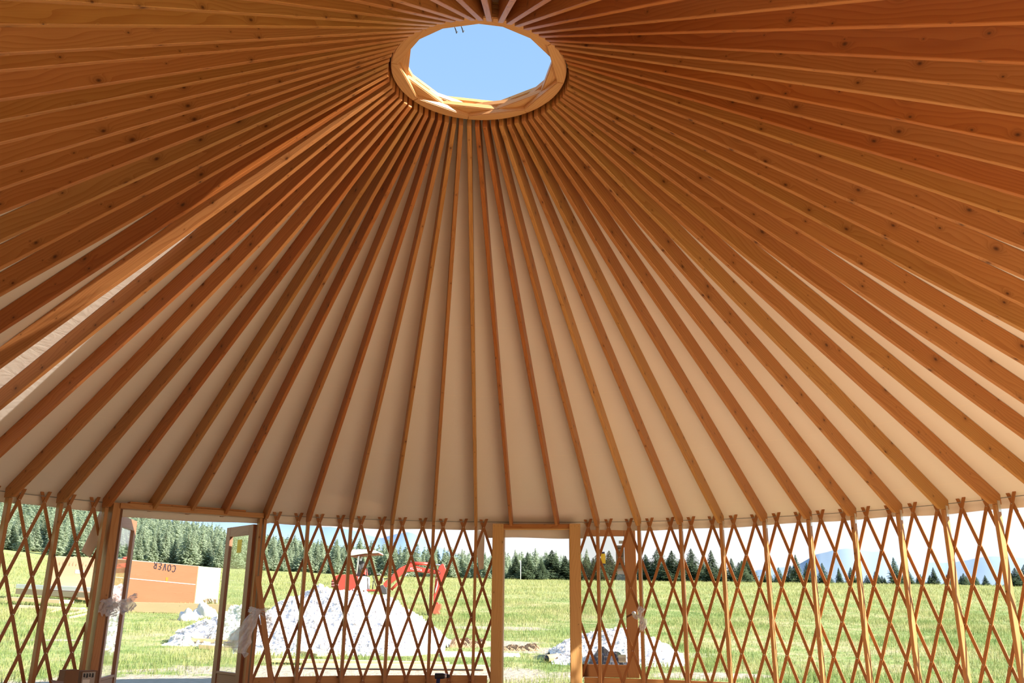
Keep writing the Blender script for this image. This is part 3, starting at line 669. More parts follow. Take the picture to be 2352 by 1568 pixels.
LEAFN = leafmat('near_conifer_needles', (.10, .15, .09), (.24, .31, .17)); LEAFF = leafmat('hill_conifer_needles', (.36, .44, .31), (.52, .59, .41))  # hill needles are paler, with distance haze put into their colour
def tris(n, V, m, name):
    me = bpy.data.meshes.new(name); me.vertices.add(3*n); me.vertices.foreach_set('co', V.ravel()); me.loops.add(3*n); me.loops.foreach_set('vertex_index', np.arange(3*n, dtype=np.int32))
    me.polygons.add(n); me.polygons.foreach_set('loop_start', np.arange(0, 3*n, 3, dtype=np.int32)); me.polygons.foreach_set('loop_total', np.full(n, 3, dtype=np.int32)); me.materials.append(m); me.update(calc_edges=True); return me
def crown(n, seed, fat, m, name, ragged=.35):
    g = np.random.default_rng(seed); t = g.random(n)**.72; z = .06+.94*(1-t); wh = np.round(g.random(n)*26)       # 1 m tall unit tree
    th = g.uniform(0, 2*pi, n); lob = 1+.28*np.sin(th*3+z*11+seed)+.2*np.sin(th*5-z*23+seed*2)+.12*np.sin(z*70+th*2); rr = fat*np.minimum(1, 1.12*(1-z))**.85*np.minimum(1, z*5+.3)*lob*(.2+.8*g.random(n)**.5)
    c = np.stack([rr*np.cos(th), rr*np.sin(th), z-rr*.18], 1); s = (.010+.020*(1-z))*(1+.5*g.random(n))*(1500/n)**.3
    V = np.empty((n, 3, 3)); out = np.stack([np.cos(th), np.sin(th), -.35+0*th], 1); sd_ = np.stack([-np.sin(th), np.cos(th), g.uniform(-.5, .5, n)], 1)
    V[:, 0] = c+out*s[:, None]*1.3; V[:, 1] = c-out*s[:, None]*.5+sd_*s[:, None]; V[:, 2] = c-out*s[:, None]*.5-sd_*s[:, None]
    return tris(n, V, m, name)
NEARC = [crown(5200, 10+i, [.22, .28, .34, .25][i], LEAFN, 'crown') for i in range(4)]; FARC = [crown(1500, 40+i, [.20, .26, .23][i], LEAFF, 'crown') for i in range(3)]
bmk = bmesh.new(); bmesh.ops.create_cone(bmk, cap_ends=True, segments=7, radius1=.018, radius2=.006, depth=.8); bmk.transform(Matrix.Translation((0, 0, .38))); TRUNK = bpy.data.meshes.new('trunk'); bmk.to_mesh(TRUNK); bmk.free(); TRUNK.materials.append(BARK)
def tree(label, group, x, y, h, crownme, wide=1., cat='tree', name='conifer_tree', rot=None):
    t = thing(name, label, cat, (x, y, terr(x, y)-.05), group); rz = random.random()*6.28
    for nm, me in (('crown', crownme), ('trunk', TRUNK)):
        o = bpy.data.objects.new(nm, me); COL.objects.link(o); o.parent = t; o.scale = (h*wide, h*wide, h) if nm == 'crown' else (h, h, h); o.rotation_euler = (0, 0, rz)
NT = [(1185,1277,1.5),(1212,1268,1.3),(1243,1281,1.0),(1268,1263,1.9),(1299,1276,1.6),(1345,1277,1.2),(1372,1272,1.4),(1400,1264,1.5),(1426,1270,1.2),(1484,1272,1.4),(1513,1257,1.3),(1545,1264,1.6),(1562,1283,1.),(1590,1259,1.2),(1618,1287,1.),(1636,1263,1.1),(1661,1290,1.3),(1682,1281,1.1),(1706,1287,1.2),(1722,1318,1.),(1755,1306,1.1),(1771,1316,1.),(1790,1302,1.1),(1817,1298,1.5),(1831,1273,.9),(1856,1291,1.1),(1891,1292,1.),(1905,1324,1.2),(1928,1303,1.),(1956,1302,1.2),(1991,1320,1.3),(2011,1311,1.1),(2032,1325,1.2),(2057,1279,.9),(2090,1311,1.1),(2115,1320,1.),(2146,1302,1.1),(2176,1321,1.1),(2216,1326,1.1),(2263,1320,1.3),(2290,1329,1.4),(2334,1303,1.5),(2357,1296,1.5),(2400,1300,1.4)]
for i, (px, py, wdt) in enumerate(NT):
    a = ray(px, 1330); a = Vector((a.x, a.y)).normalized(); d = DE*.94+random.uniform(-4, 5); x = CAM.x+a.x*d; y = CAM.y+a.y*d
    h = CAM.z+elev(px, py)*d-terr(x, y)+.05
    if i < 5: lb = 'dark bushy conifer framed by the single doorway, %s from the left' % ORD[i]
    elif i < 9: lb = 'dark conifer seen through the folded glazed leaf, %s from the left' % ORD[i-5]
    elif i < 28: lb = 'conifer at the far meadow edge, %s one right of the folded door leaf' % ORD[i-9]
    else: lb = 'small conifer below the right mountain, %s from the left' % ORD[i-28]
    tree(lb, 'conifers along the far meadow edge', x, y, h, NEARC[i % 4], wdt*1.15)
FILL = [(random.uniform(1165, 1310), 1300-random.random()*22) for _ in range(12)]+[(random.uniform(1335, 1720), 1300-random.random()*22) for _ in range(26)]+[(random.uniform(1730, 2380), 1324-random.random()*10) for _ in range(26)]
for px, py in FILL:
    a = ray(px, 1330); a = Vector((a.x, a.y)).normalized(); d = DE*.97+random.uniform(0, 9); x = CAM.x+a.x*d; y = CAM.y+a.y*d; h = CAM.z+elev(px, py)*d-terr(x, y)+.05
    if h > .8: tree('lower dark conifer filling the gaps of the tree line at the far meadow edge', 'low conifers of the far tree line', x, y, h, NEARC[int(px) % 4], 1.5)
cnt = 0; rest = []
cands = []
for i in range(3600):
    px = random.uniform(-60, 1600); t = random.random()**.8; cands.append((t, px))
cands.sort()
for t, px in cands:
    d = DE*1.02+170*t; a = ray(px, 1300); a = Vector((a.x, a.y)).normalized(); x = CAM.x+a.x*d; y = CAM.y+a.y*d; h = random.uniform(3.8, 6.6)*(1 if px < 1000 else .85)
    if px > 1350: h *= .7
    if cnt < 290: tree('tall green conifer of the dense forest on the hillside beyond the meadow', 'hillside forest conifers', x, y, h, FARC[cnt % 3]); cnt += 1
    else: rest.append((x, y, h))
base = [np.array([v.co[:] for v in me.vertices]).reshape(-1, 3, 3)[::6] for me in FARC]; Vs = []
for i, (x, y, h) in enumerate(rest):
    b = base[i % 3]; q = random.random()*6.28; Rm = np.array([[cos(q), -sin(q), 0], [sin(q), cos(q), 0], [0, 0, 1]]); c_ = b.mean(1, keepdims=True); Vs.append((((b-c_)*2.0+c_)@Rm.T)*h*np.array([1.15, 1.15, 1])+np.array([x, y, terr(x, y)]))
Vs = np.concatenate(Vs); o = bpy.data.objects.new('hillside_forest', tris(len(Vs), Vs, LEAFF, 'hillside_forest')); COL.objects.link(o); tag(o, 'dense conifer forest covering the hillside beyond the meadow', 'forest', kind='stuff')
# white post among the trees
p = ray(1196, 1290); dd = DE*.86; a = Vector((p.x, p.y)).normalized(); x, y = CAM.x+a.x*dd, CAM.y+a.y*dd; zt_ = CAM.z+elev(1196, 1288)*dd
pp = thing('utility_post', 'thin white post standing before the trees framed by the single doorway', 'post', (x, y, terr(x, y)))
tube('pole', [(x, y, terr(x, y)), (x, y, zt_)], .05, WHT, pp); beam('crossarm', (x-.25, y, zt_), (x+.06, y, zt_), .08, .08, WHT, pp)
# ------------------------------------------------------------------ mountains
def mountain(label, pts, dist, col, base_py):
    m = plain('mountain_'+str(len(bpy.data.materials)), col, 1., 0., var=.06, sc=.004); vs = []; fs = []; K = 60; rr = random.Random(5)  # bluish base colour stands in for distance haze
    x0, x1 = pts[0][0], pts[-1][0]
    for i in range(K+1):
        px = x0+(x1-x0)*i/K; py = interp(px, pts)+rr.uniform(-1, 1); d = ray(px, py); hd = Vector((d.x, d.y)).normalized(); e = d.z/Vector((d.x, d.y)).length
        for j, (q, f) in enumerate(((.80, 0), (.87, .45), (.94, .8), (1, 1), (1.15, .6), (1.4, -.2))):
            D = dist*q; zt_ = CAM.z+e*dist; zb_ = CAM.z-20; vs.append((CAM.x+hd.x*D, CAM.y+hd.y*D, zb_+(zt_-zb_)*f+(0)))
    for i in range(K):
        for j in range(5): q = i*6+j; fs.append((q, q+6, q+7, q+1))
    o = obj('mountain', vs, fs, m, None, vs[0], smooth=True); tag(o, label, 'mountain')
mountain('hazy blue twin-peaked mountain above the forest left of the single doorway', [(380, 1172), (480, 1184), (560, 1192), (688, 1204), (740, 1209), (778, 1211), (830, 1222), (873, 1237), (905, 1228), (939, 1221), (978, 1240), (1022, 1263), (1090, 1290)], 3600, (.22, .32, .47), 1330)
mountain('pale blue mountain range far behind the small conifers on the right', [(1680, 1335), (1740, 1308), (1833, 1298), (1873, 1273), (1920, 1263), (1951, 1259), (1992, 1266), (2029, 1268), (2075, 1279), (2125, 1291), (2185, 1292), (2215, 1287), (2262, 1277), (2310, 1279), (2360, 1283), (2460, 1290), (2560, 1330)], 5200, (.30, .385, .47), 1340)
# ------------------------------------------------------------------ gravel piles, rocks
GRAV = plain('pale_gravel', (.84, .80, .79), .9, .1, var=.15, sc=14)
def stones(name, label, fn, cx, cy, rx, ry, n, smin, smax, m=GRAV, cat='gravel pile'):
    """mound surface z=fn(u,v) above the meadow with loose stones lying over it"""
    vs = []; fs = []; K = 44
    for i in range(K+1):
        for j in range(K+1):
            u = -1+2*i/K; v = -1+2*j/K; x = cx+u*rx; y = cy+v*ry; vs.append((x, y, ground(x, y)-.06+fn(u, v)))
    for i in range(K):
        for j in range(K): q = i*(K+1)+j; fs.append((q, q+K+1, q+K+2, q+1))
    r_ = random.Random(len(label)); ico = [(0, 0, 1), (.9, 0, .2), (.25, .85, .2), (-.75, .5, .1), (-.7, -.55, .2), (.3, -.85, .15), (0, 0, -.8)]
    for i in range(n):
        u, v = r_.uniform(-1.08, 1.08), r_.uniform(-1.08, 1.08); f = fn(u, v) if abs(u) < 1 and abs(v) < 1 else 0
        if f <= .02 and r_.random() > .12 or u*u+v*v > 1.15: continue
        s = r_.uniform(smin, smax)*(1+(r_.random() < .06)); x = cx+u*rx; y = cy+v*ry; z = ground(x, y)-.05+f+s*.3; b0 = len(vs)
        q = Matrix.Rotation(r_.random()*6, 3, 'Z') @ Matrix.Rotation(r_.random()*3, 3, 'X')
        for c in ico: p = q @ Vector((c[0]*r_.uniform(.7, 1.2), c[1]*r_.uniform(.7, 1.2), c[2]*r_.uniform(.6, 1.))); vs.append((x+p.x*s, y+p.y*s, z+p.z*s))
        for k in range(5): a, b = 1+k, 1+(k+1) % 5; fs.append((b0, b0+a, b0+b)); fs.append((b0+6, b0+b, b0+a))
    o = obj(name, vs, fs, m, None, (cx, cy, ground(cx, cy))); tag(o, label, cat, kind='stuff')
def wob(u, v, s): return .06*sin(u*7+s)*cos(v*6+s*2)+.035*sin(u*17+v*13+s)+.02*sin(u*31-v*27)
f0 = atG(800, 1508); d = f0.y-CAM.y; YP = f0.y+1.9
pk = atY(765, 1345, YP); hp = pk.z-ground(pk.x, YP)+.06
xl = atY(578, 1440, YP).x; xr = atY(1030, 1440, YP).x; cx = (xl+xr)/2; rx = (xr-xl)/2; pu = (pk.x-cx)/rx
sil = [(578, 1470), (600, 1405), (640, 1378), (690, 1356), (735, 1344), (800, 1346), (855, 1352), (900, 1372), (940, 1400), (980, 1425), (1010, 1442), (1035, 1480)]
def fp(u, v):
    px = 1176+((cx+u*rx)-CAM.x)*0; x = cx+u*rx
    # silhouette height at this x
    pts = fp.pts; hh = interp(x, pts); k = max(0, 1-abs(v)**1.25); return max(0, hh*k+wob(u, v, 1)*(.3+k))
fp.pts = [(atY(a, b, YP).x, max(0, atY(a, b, YP).z-ground(atY(a, b, YP).x, YP)-.03)) for a, b in sil]
stones('gravel_pile', 'largest bright pile of white gravel, in front of the red excavator', fp, cx, YP, rx, 1.9, 9000, .012, .038)
g = atG(468, 1486); Y2 = g.y+.9
fs_ = [(atY(a, b, Y2).x, max(0, atY(a, b, Y2).z-ground(atY(a, b, Y2).x, Y2)+.06)) for a, b in [(402, 1475), (415, 1452), (450, 1437), (490, 1425), (530, 1400), (570, 1390), (600, 1400), (625, 1470)]]
cx2 = (fs_[0][0]+fs_[-1][0])/2; rx2 = (fs_[-1][0]-fs_[0][0])/2
stones('gravel_pile', 'coarse white rubble heap seen through the double doorway beside its right leaf', lambda u, v: max(0, interp(cx2+u*rx2, fs_)*max(0, 1-abs(v)**1.4)+wob(u, v, 4)*.7), cx2, Y2, rx2, .95, 2600, .015, .05)
g = atG(1400, 1531); Y3 = g.y+1.15
fs3 = [(atY(a, b, Y3).x, max(0, atY(a, b, Y3).z-ground(atY(a, b, Y3).x, Y3)+.06)) for a, b in [(1262, 1497), (1290, 1478), (1340, 1462), (1395, 1446), (1430, 1446), (1470, 1455), (1510, 1474), (1545, 1492), (1562, 1510)]]
cx3 = (fs3[0][0]+fs3[-1][0])/2; rx3 = (fs3[-1][0]-fs3[0][0])/2
stones('gravel_pile', 'round grey gravel pile behind the folded glazed door leaf', lambda u, v: max(0, interp(cx3+u*rx3, fs3)*max(0, 1-abs(v)**1.4)+wob(u, v, 7)*.5), cx3, Y3, rx3, 1.2, 4200, .01, .026)
ROCK = plain('white_boulder', (.72, .68, .68), .85, .15, var=.15, sc=5)
def boulder(label, px, py, w_, h_, seed, m=ROCK, cat='boulder', name='boulder', flat=1.):
    p = atG(px, py); dd = (p-CAM).length; a = w_/F*dd; b = h_/F*dd; bm = bmesh.new(); bmesh.ops.create_icosphere(bm, subdivisions=4, radius=1)
    for v in bm.verts:
        n = v.co.normalized(); k = 1+.16*sin(n.x*3+seed)*cos(n.y*4+seed*2)+.09*sin(n.z*7+n.x*5+seed)+.04*sin(n.x*19+n.y*17)
        v.co = Vector((n.x*a*k, n.y*a*.8*k, max(-.15, n.z)*b*k))
    o = bmobj(name, bm, m, None, (p.x, p.y+a*.6, p.z-.02), Matrix.Translation((p.x, p.y+a*.6, p.z-.02)), smooth=True, uvf=False); return tag(o, label, cat)
boulder('smaller white boulder in the grass before the long pale beam', 425, 1426, 19, 24, 1)
boulder('larger white boulder beside the smaller one, before the long pale beam', 465, 1420, 26, 30, 3)
boulder('white lumpy sack at the left foot of the rubble heap', 432, 1483, 17, 26, 6, WHT, 'sack', 'sack')
boulder('small dark blue stone in the grass left of the white sack', 398, 1480, 8, 7, 2, NAVY, 'stone', 'stone')
boulder('white plastic bundle on the ground between leaning lath and gravel pile', 632, 1495, 14, 16, 8, WHT, 'bundle', 'bundle')
# dark tarpaulin heap
TARP = plain('dark_tarpaulin', (.035, .035, .05), .55, .35)
def heap(name, label, cat, px0, px1, pyb, pyt, m, seed, dep=.5):
    a = atG(px0, pyb); b = atG(px1, pyb); Y = (a.y+b.y)/2; Lw = b.x-a.x; H = atY((px0+px1)/2, pyt, Y).z-ground((a.x+b.x)/2, Y); vs = []; fs = []; K = 40
    for i in range(K+1):
        for j in range(K//2+1):
            u = -1+2*i/K; v = -1+2*j/(K//2); k = max(0, 1-u**4)*max(0, 1-v*v); k = k**.6; h_ = H*k*(.7+.2*sin(u*3.1+seed)+.12*sin(u*7.7+v*2+seed*2))+.025*sin(u*23+v*9+seed)*k+.02*sin(u*41+v*27)*k; x = (a.x+b.x)/2+u*Lw/2; y = Y+v*dep; vs.append((x, y, ground(x, y)-.03+max(0, h_)))
    for i in range(K):
        for j in range(K//2): q = i*(K//2+1)+j; fs.append((q, q+K//2+1, q+K//2+2, q+1))
    return tag(obj(name, vs, fs, m, None, ((a.x+b.x)/2, Y, ground((a.x+b.x)/2, Y))), label, cat)
heap('tarpaulin', 'crumpled dark tarpaulin heap before the gravel pile, behind the folded glazed leaf', 'tarpaulin', 1350, 1446, 1532, 1484, TARP, 2)
REDB = plain('red_black_bag', (.28, .03, .03), .5)
hb_ = heap('duffel_bag', 'dark bag with a red top lying right of the folded door leaf', 'bag', 1472, 1498, 1512, 1492, TARP, 5, .25)
boulder('small red bundle on top of the dark bag right of the folded leaf', 1482, 1500, 9, 8, 4, REDB, 'bundle', 'bundle')
heap('debris_heap', 'low dark heap of scrap and weeds at the foot of the large gravel pile', 'debris', 752, 862, 1500, 1480, plain('dark_debris', (.10, .08, .06), .9, .1), 6, .4)
SOIL = plain('dug_soil', (.40, .27, .16), .95, .05, var=.35, sc=9)
for (a_, b_, c_, d_, l_) in ((1032, 1122, 1484, 1456, 'rough brown bank of dug soil left of the single doorway'), (1150, 1246, 1492, 1474, 'brown bank of dug soil framed low in the single doorway')):
    heap('soil_bank', l_, 'soil bank', a_, b_, c_, d_, SOIL, a_*.01, .35)
# ------------------------------------------------------------------ timber outside
def plank(label, x0, y0, x1, y1, hh, dep, m, lift=0, name='plank', group=None, cat='plank'):
    a = atG(x0, y0); b = atG(x1, y1); a.z = ground(a.x, a.y)+lift+hh/2; b.z = ground(b.x, b.y)+lift+hh/2
    o = beam(name, a, b, dep, hh, m, None, (a+b)/2-Vector((0, 0, hh/2)), bev=.004); return tag(o, label, cat, group)
plank('long pale beam lying in the grass below the plywood crate', 255, 1404, 536, 1412, .32, .12, W_PALE, name='long_beam', cat='beam')
plank('thin brown batten lying behind the long pale beam', 330, 1389, 536, 1394, .06, .1, W_GREY)
plank('long white topped beam on the timber stack left of the crate', 44, 1376, 258, 1388, .16, .5, WHT, lift=.42, name='long_beam', cat='beam')
plank('brown beam under the white topped beam of the timber stack', 44, 1376, 246, 1388, .20, .45, W_GREY, lift=.2, name='long_beam', cat='beam')
plank('flat pale board at the left end of the timber stack', 28, 1387, 152, 1394, .12, .7, W_PALE, lift=.12)
plank('grey board at the bottom of the timber stack', 30, 1396, 190, 1403, .1, .5, W_GREY)
for i, (a_, b_, c_, d_) in enumerate(((118, 1408, 150, 1396), (150, 1402, 190, 1398), (158, 1412, 200, 1404), (164, 1420, 205, 1410), (180, 1400, 215, 1406))):
    plank('short scrap board strewn before the timber stack, %s from the left' % ORD[i], a_, b_, c_, d_, .05, .12, W_PALE, name='scrap_board', group='scrap boards before the timber stack', cat='scrap board')
plank('upper sawn timber of the short stack in front of the rubble heap', 440, 1482, 536, 1488, .07, .22, W_PALE, lift=.08, name='sawn_timber', cat='timber')
plank('lower sawn timber of the short stack in front of the rubble heap', 462, 1490, 540, 1495, .08, .18, W_PALE, name='sawn_timber', cat='timber')
for i, (a_, b_, c_, d_, e_) in enumerate(((628, 1524, 1030, 1532, 'pale board lying before the gravel pile, right of the leaning lath'), (645, 1494, 740, 1512, 'weathered plank slanting left before the big gravel pile'), (770, 1470, 845, 1490, 'plank propped on the foot of the big gravel pile'), (700, 1536, 1118, 1540, 'nearest long pale board lying before the wall between the doorways'))):
    plank(e_, a_, b_, c_, d_, .05, .22, W_PALE, lift=.03)
# concrete slab
a = atG(1010, 1508); b = atG(1196, 1514)
sl_ = bmobj('concrete_slab', prof([(a.x, a.z-.1), (b.x, b.z-.1), (b.x, b.z+.06), (a.x, a.z+.06)], 1.1, .02, y0=a.y-.1), plain('pale_concrete', (.68, .64, .58), .9, .1), None, ((a.x+b.x)/2, a.y+.4, a.z), uvf=False); tag(sl_, 'flat pale concrete slab in the grass before the dug soil banks', 'slab')
# pipe
a = atG(1256, 1522); b = atG(1334, 1514); rr_ = .07; a.z += rr_; b.z += rr_
pp = thing('cardboard_tube', 'tan round tube with a dark open end in the doorway grass', 'tube', (a.x, a.y, a.z-rr_)); tube('tube_wall', [a, b], rr_, W_PALE, pp, n=16); dv = (b-a).normalized(); tube('open_end', [a-dv*.004, a+dv*.01], rr_*.8, BLACK, pp, n=16, plabel='dark hollow end')
# ------------------------------------------------------------------ plywood crate with writing
OSB = wood('strand_board', (.66, .42, .28), (.52, .28, .15), knots=False, tint=0); PLY = wood('red_plywood', (.52, .235, .13), (.43, .17, .085), knots=False, tint=0); OSBP = plain('pale_strand_board', (.85, .78, .58), .8, .1, var=.2, sc=9)
g0 = atG(300, 1386); YB = g0.y
def cb(px, py): p = atY(px, py, YB); return p
x0_, x1_, x2_ = cb(116, 1320).x, cb(262, 1330).x, cb(451, 1340).x
zt0, zt1, zt2 = cb(116, 1277).z, cb(262, 1284).z, cb(451, 1300).z; zb0, zb1, zb2 = cb(116, 1362).z-.1, cb(262, 1379).z-.1, cb(451, 1386).z-.15
cr_ = thing('plywood_crate', 'long orange plywood crate with upside-down lettering in the meadow beyond the double doorway', 'crate', (x1_, YB, zb1))
bmobj('plywood_face', prof([(x1_, zb1), (x2_, zb2), (x2_, zt2), (x1_, zt1)], .05, .005, y0=YB), PLY, cr_, plabel='reddish plywood face with black writing')
bmobj('strand_board_face', prof([(x0_, zb0), (x1_, zb1), (x1_, zt1+.05), (x0_, zt0)], .05, .005, y0=YB+.01), OSB, cr_, plabel='pale strand board face at the left end')
ex = cb(482, 1300); e0 = Vector((x2_, YB+.02, zb2)); bmobj('end_panel', prof([(0, 0), (1.1, 0.02), (1.1, zt2-zb2-.02), (0, zt2-zb2-.01)], .05, .005), OSBP, cr_, mat=frame(e0, (ex.x-x2_, .72, 0), (0, 0, 1)), plabel='pale end panel')
bmobj('lid', prof([(x0_, zt0-.02), (x1_, zt1), (x2_, zt2-.02), (x2_, zt2+.01), (x1_, zt1+.03), (x0_, zt0+.01)], .7, .004, y0=YB+.05), OSBP, cr_, plabel='top board')
seam_y = lambda px: 1328+(px-308)*(1342-1328)/(450-308)
pa, pb = cb(266, 1325), cb(449, 1342); beam('seam', pa-Vector((0, .004, 0)), pb-Vector((0, .004, 0)), .006, .025, WHT, cr_, bev=0, plabel='pale joint line')
# letters drawn as strokes, upside down: COVER turned by 180 degrees
GL = {'C': [[(.9, .85), (.6, 1), (.25, .9), (.05, .5), (.2, .1), (.55, 0), (.95, .12)]], 'O': [[(.5, 1), (.1, .8), (.05, .3), (.4, 0), (.85, .15), (.95, .65), (.7, .95), (.5, 1)]], 'V': [[(.1, 1), (.45, 0), (.85, 1)]],
      'E': [[(.9, .95), (.4, 1), (.15, .75), (.5, .55), (.75, .55)], [(.5, .55), (.1, .35), (.25, .02), (.9, .06)]], 'R': [[(.15, 0), (.2, 1), (.7, .95), (.85, .7), (.6, .5), (.2, .45)], [(.45, .46), (.95, 0)]]}
INK = plain('black_marker', (.05, .05, .09), .7)
sx0 = cb(404, 1303); sx1 = cb(350, 1300); Wt = sx0.x-sx1.x; Hl = abs(cb(380, 1298).z-cb(380, 1313).z)
cw = Wt/5; vs = []; fs = []
for i, ch in enumerate('COVER'):
    ox = sx0.x-i*cw; oz = cb(404-i*11, 1313-(404-350-(i*11))*0-i*2.0).z+Hl*.98        # rotated: letter base on top
    for stl in GL[ch]:
        pts = [(ox-u*cw*.72, oz-v*Hl) for u, v in stl]
        for (a0, b0), (a1, b1) in zip(pts, pts[1:]):
            dx, dz_ = a1-a0, b1-b0; l = max(1e-4, sqrt(dx*dx+dz_*dz_)); nx, nz = -dz_/l*.012, dx/l*.012; ex_, ez_ = dx/l*.01, dz_/l*.01; q = len(vs)
            for yy in (YB-.002, YB-.008):
                vs += [(a0+nx-ex_, yy, b0+nz-ez_), (a0-nx-ex_, yy, b0-nz-ez_), (a1-nx+ex_, yy, b1-nz+ez_), (a1+nx+ex_, yy, b1+nz+ez_)]
            fs += [(q, q+1, q+2, q+3), (q+4, q+7, q+6, q+5), (q, q+4, q+5, q+1), (q+1, q+5, q+6, q+2), (q+2, q+6, q+7, q+3), (q+3, q+7, q+4, q)]
obj('lettering', vs, fs, INK, cr_, plabel='black handwritten word turned upside down')
ORG = plain('orange_mark', (.9, .30, .05), .7)
pm = cb(385, 1331); vs = [(pm.x+.02, YB-.004, pm.z+.09), (pm.x-.09, YB-.004, pm.z+.09), (pm.x-.05, YB-.004, pm.z-.09), (pm.x+.0, YB-.004, pm.z-.10)]; obj('orange_mark', vs, [(0, 1, 2, 3)], ORG, cr_, plabel='small orange painted mark')
for i in range(16):
    px = 128+i*7.6; p0 = cb(px, 1296.5+i*.5); bmobj('stamp_mark', prof([(p0.x, p0.z), (p0.x+.03, p0.z), (p0.x+.03, p0.z+.09+.03*(i % 3)), (p0.x, p0.z+.08)], .004, 0, y0=YB+.003), SOIL, cr_, uvf=False)
p0 = cb(172, 1316); bmobj('paper_label', prof([(p0.x, p0.z), (p0.x+.34, p0.z-.02), (p0.x+.34, p0.z+.12), (p0.x, p0.z+.14)], .004, 0, y0=YB+.002), WHT, cr_, uvf=False, plabel='white paper label')
# slatted thing beside the crate
ga = atG(471, 1389); gb = atG(500, 1391); sl = thing('pallet', 'small grey slatted pallet at the right foot of the crate', 'pallet', (ga.x, ga.y, ga.z)); Hh = .24
for i in range(4): beam('slat', Vector((ga.x, ga.y+.1*i, ga.z+Hh)), Vector((gb.x, ga.y+.1*i, ga.z+Hh)), .07, .02, W_GREY, sl)
for x_ in (ga.x+.02, (ga.x+gb.x)/2, gb.x-.02): beam('bearer', Vector((x_, ga.y-.03, ga.z+.11)), Vector((x_, ga.y+.36, ga.z+.11)), .03, .22, W_GREY, sl)
# ------------------------------------------------------------------ excavator (side on, arm to the right)
RED = plain('orange_red_paint', (.62, .065, .045), .35, .5, var=.06); WPT = plain('white_paint', (.82, .82, .84), .35, .5, var=.03); GREYP = plain('dark_grey_steel', (.07, .07, .075), .5, .4); RUB = plain('rubber_track', (.03, .03, .03), .8, .2); SIL = plain('chrome_rod', (.7, .7, .7), .15, .6, .9)
YX = atG(1005, 1412).y
def E_(a, b): p = atY(740+a/7.35, 1240+b/7.35, YX); return (p.x, p.z)
def EP(pts): return [E_(*p) for p in pts]
bx, bz = E_(560, 1000); gx = ground(bx, YX)
exc = thing('mini_excavator', 'small orange red tracked excavator with a white canopy behind the gravel pile', 'excavator', (bx, YX, gx))
def part(name, pts, th, m, y=0, bev=.015, lab=None): return bmobj(name, prof(EP(pts), th, bev, y0=YX+y-th/2), m, exc, plabel=lab, uvf=False)
zt_ = E_(500, 880)[1]; xa, xb = E_(250, 0)[0], E_(960, 0)[0]
for sd_ in (-.5, .5):
    zc = (gx+min(zt_, gx+.55))/2; rr_ = .2; pts = []
    for i in range(9): q = pi/2+pi*i/8; pts.append((xa+rr_+rr_*cos(q), gx+.2+rr_*sin(q)))
    for i in range(9): q = -pi/2+pi*i/8; pts.append((xb-rr_+rr_*cos(q), gx+.2+rr_*sin(q)))
    tk = bmobj('track', prof(pts, .28, .02, y0=YX+sd_-.14), RUB, exc, uvf=False, plabel='black rubber track')
bmobj('undercarriage', prof([(xa+.3, gx+.12), (xb-.3, gx+.12), (xb-.4, zt_), (xa+.4, zt_)], .8, .02, y0=YX-.4), GREYP, exc, uvf=False)
part('engine_cover', [(205, 700), (250, 620), (330, 592), (560, 590), (640, 630), (650, 850), (300, 860), (200, 790)], 1.05, RED, lab='red engine cover')
for i in range(5): part('grille_slat', [(200, 700+i*22), (320, 690+i*22), (325, 702+i*22), (200, 712+i*22)], 1.08, SIL if i % 2 else BLACK, bev=.004)
part('side_panel', [(645, 625), (765, 618), (770, 860), (648, 860)], 1.06, WPT, lab='white side panel')
part('floor_plate', [(640, 840), (1000, 838), (1000, 865), (640, 870)], 1.0, RED)
part('seat', [(585, 500), (600, 520), (690, 560), (760, 590), (750, 620), (560, 610), (550, 580), (600, 560)], .5, BLACK, lab='black seat')
part('seat_back', [(612, 350), (640, 345), (660, 500), (640, 560), (600, 520)], .45, BLACK, lab='black seat back')
part('headrest', [(640, 360), (690, 352), (712, 385), (700, 470), (655, 500), (630, 470)], .35, GREYP)
part('canopy_post', [(625, 262), (655, 262), (640, 420), (618, 560), (600, 590), (598, 560)], .08, SIL, y=-.3); part('canopy_post', [(625, 262), (655, 262), (640, 420), (618, 560), (600, 590), (598, 560)], .08, SIL, y=.3)
part('canopy', [(482, 282), (478, 225), (500, 195), (560, 178), (660, 171), (820, 176), (930, 192), (1002, 220), (1000, 236), (880, 240), (760, 244), (640, 262), (560, 276)], 1.1, WPT, lab='white domed canopy')
part('canopy_trim', [(520, 283), (640, 268), (760, 250), (1000, 240), (1000, 246), (760, 258), (640, 276), (520, 292)], 1.0, REDB, bev=.004)
part('console', [(690, 500), (740, 470), (760, 600), (700, 610)], .5, RED)
for a_, b_, c_, d_ in ((770, 610, 760, 470), (800, 620, 830, 545), (860, 850, 880, 690), (930, 800, 870, 610), (790, 850, 780, 640)):
    p, q = E_(a_, b_), E_(c_, d_); tube('control_lever', [(p[0], YX-.2, p[1]), (q[0], YX-.2, q[1])], .018, BLACK, exc, n=6)
tube('handrail', [(E_(*p)[0], YX-.45, E_(*p)[1]) for p in ((900, 640), (930, 590), (1010, 580), (1050, 640), (1070, 720))], .014, WPT, exc, n=6)
part('swing_post', [(990, 770), (1040, 755), (1100, 830), (1110, 930), (1060, 920), (1000, 890), (980, 830)], .4, GREYP)
part('boom', [(1040, 735), (1120, 650), (1190, 585), (1300, 480), (1400, 430), (1460, 405), (1580, 435), (1720, 470), (1900, 505), (1985, 540), (1980, 575), (1900, 575), (1730, 552), (1560, 532), (1430, 538), (1350, 580), (1250, 665), (1150, 745), (1080, 800), (1040, 790)], .24, RED, lab='red two-part boom')
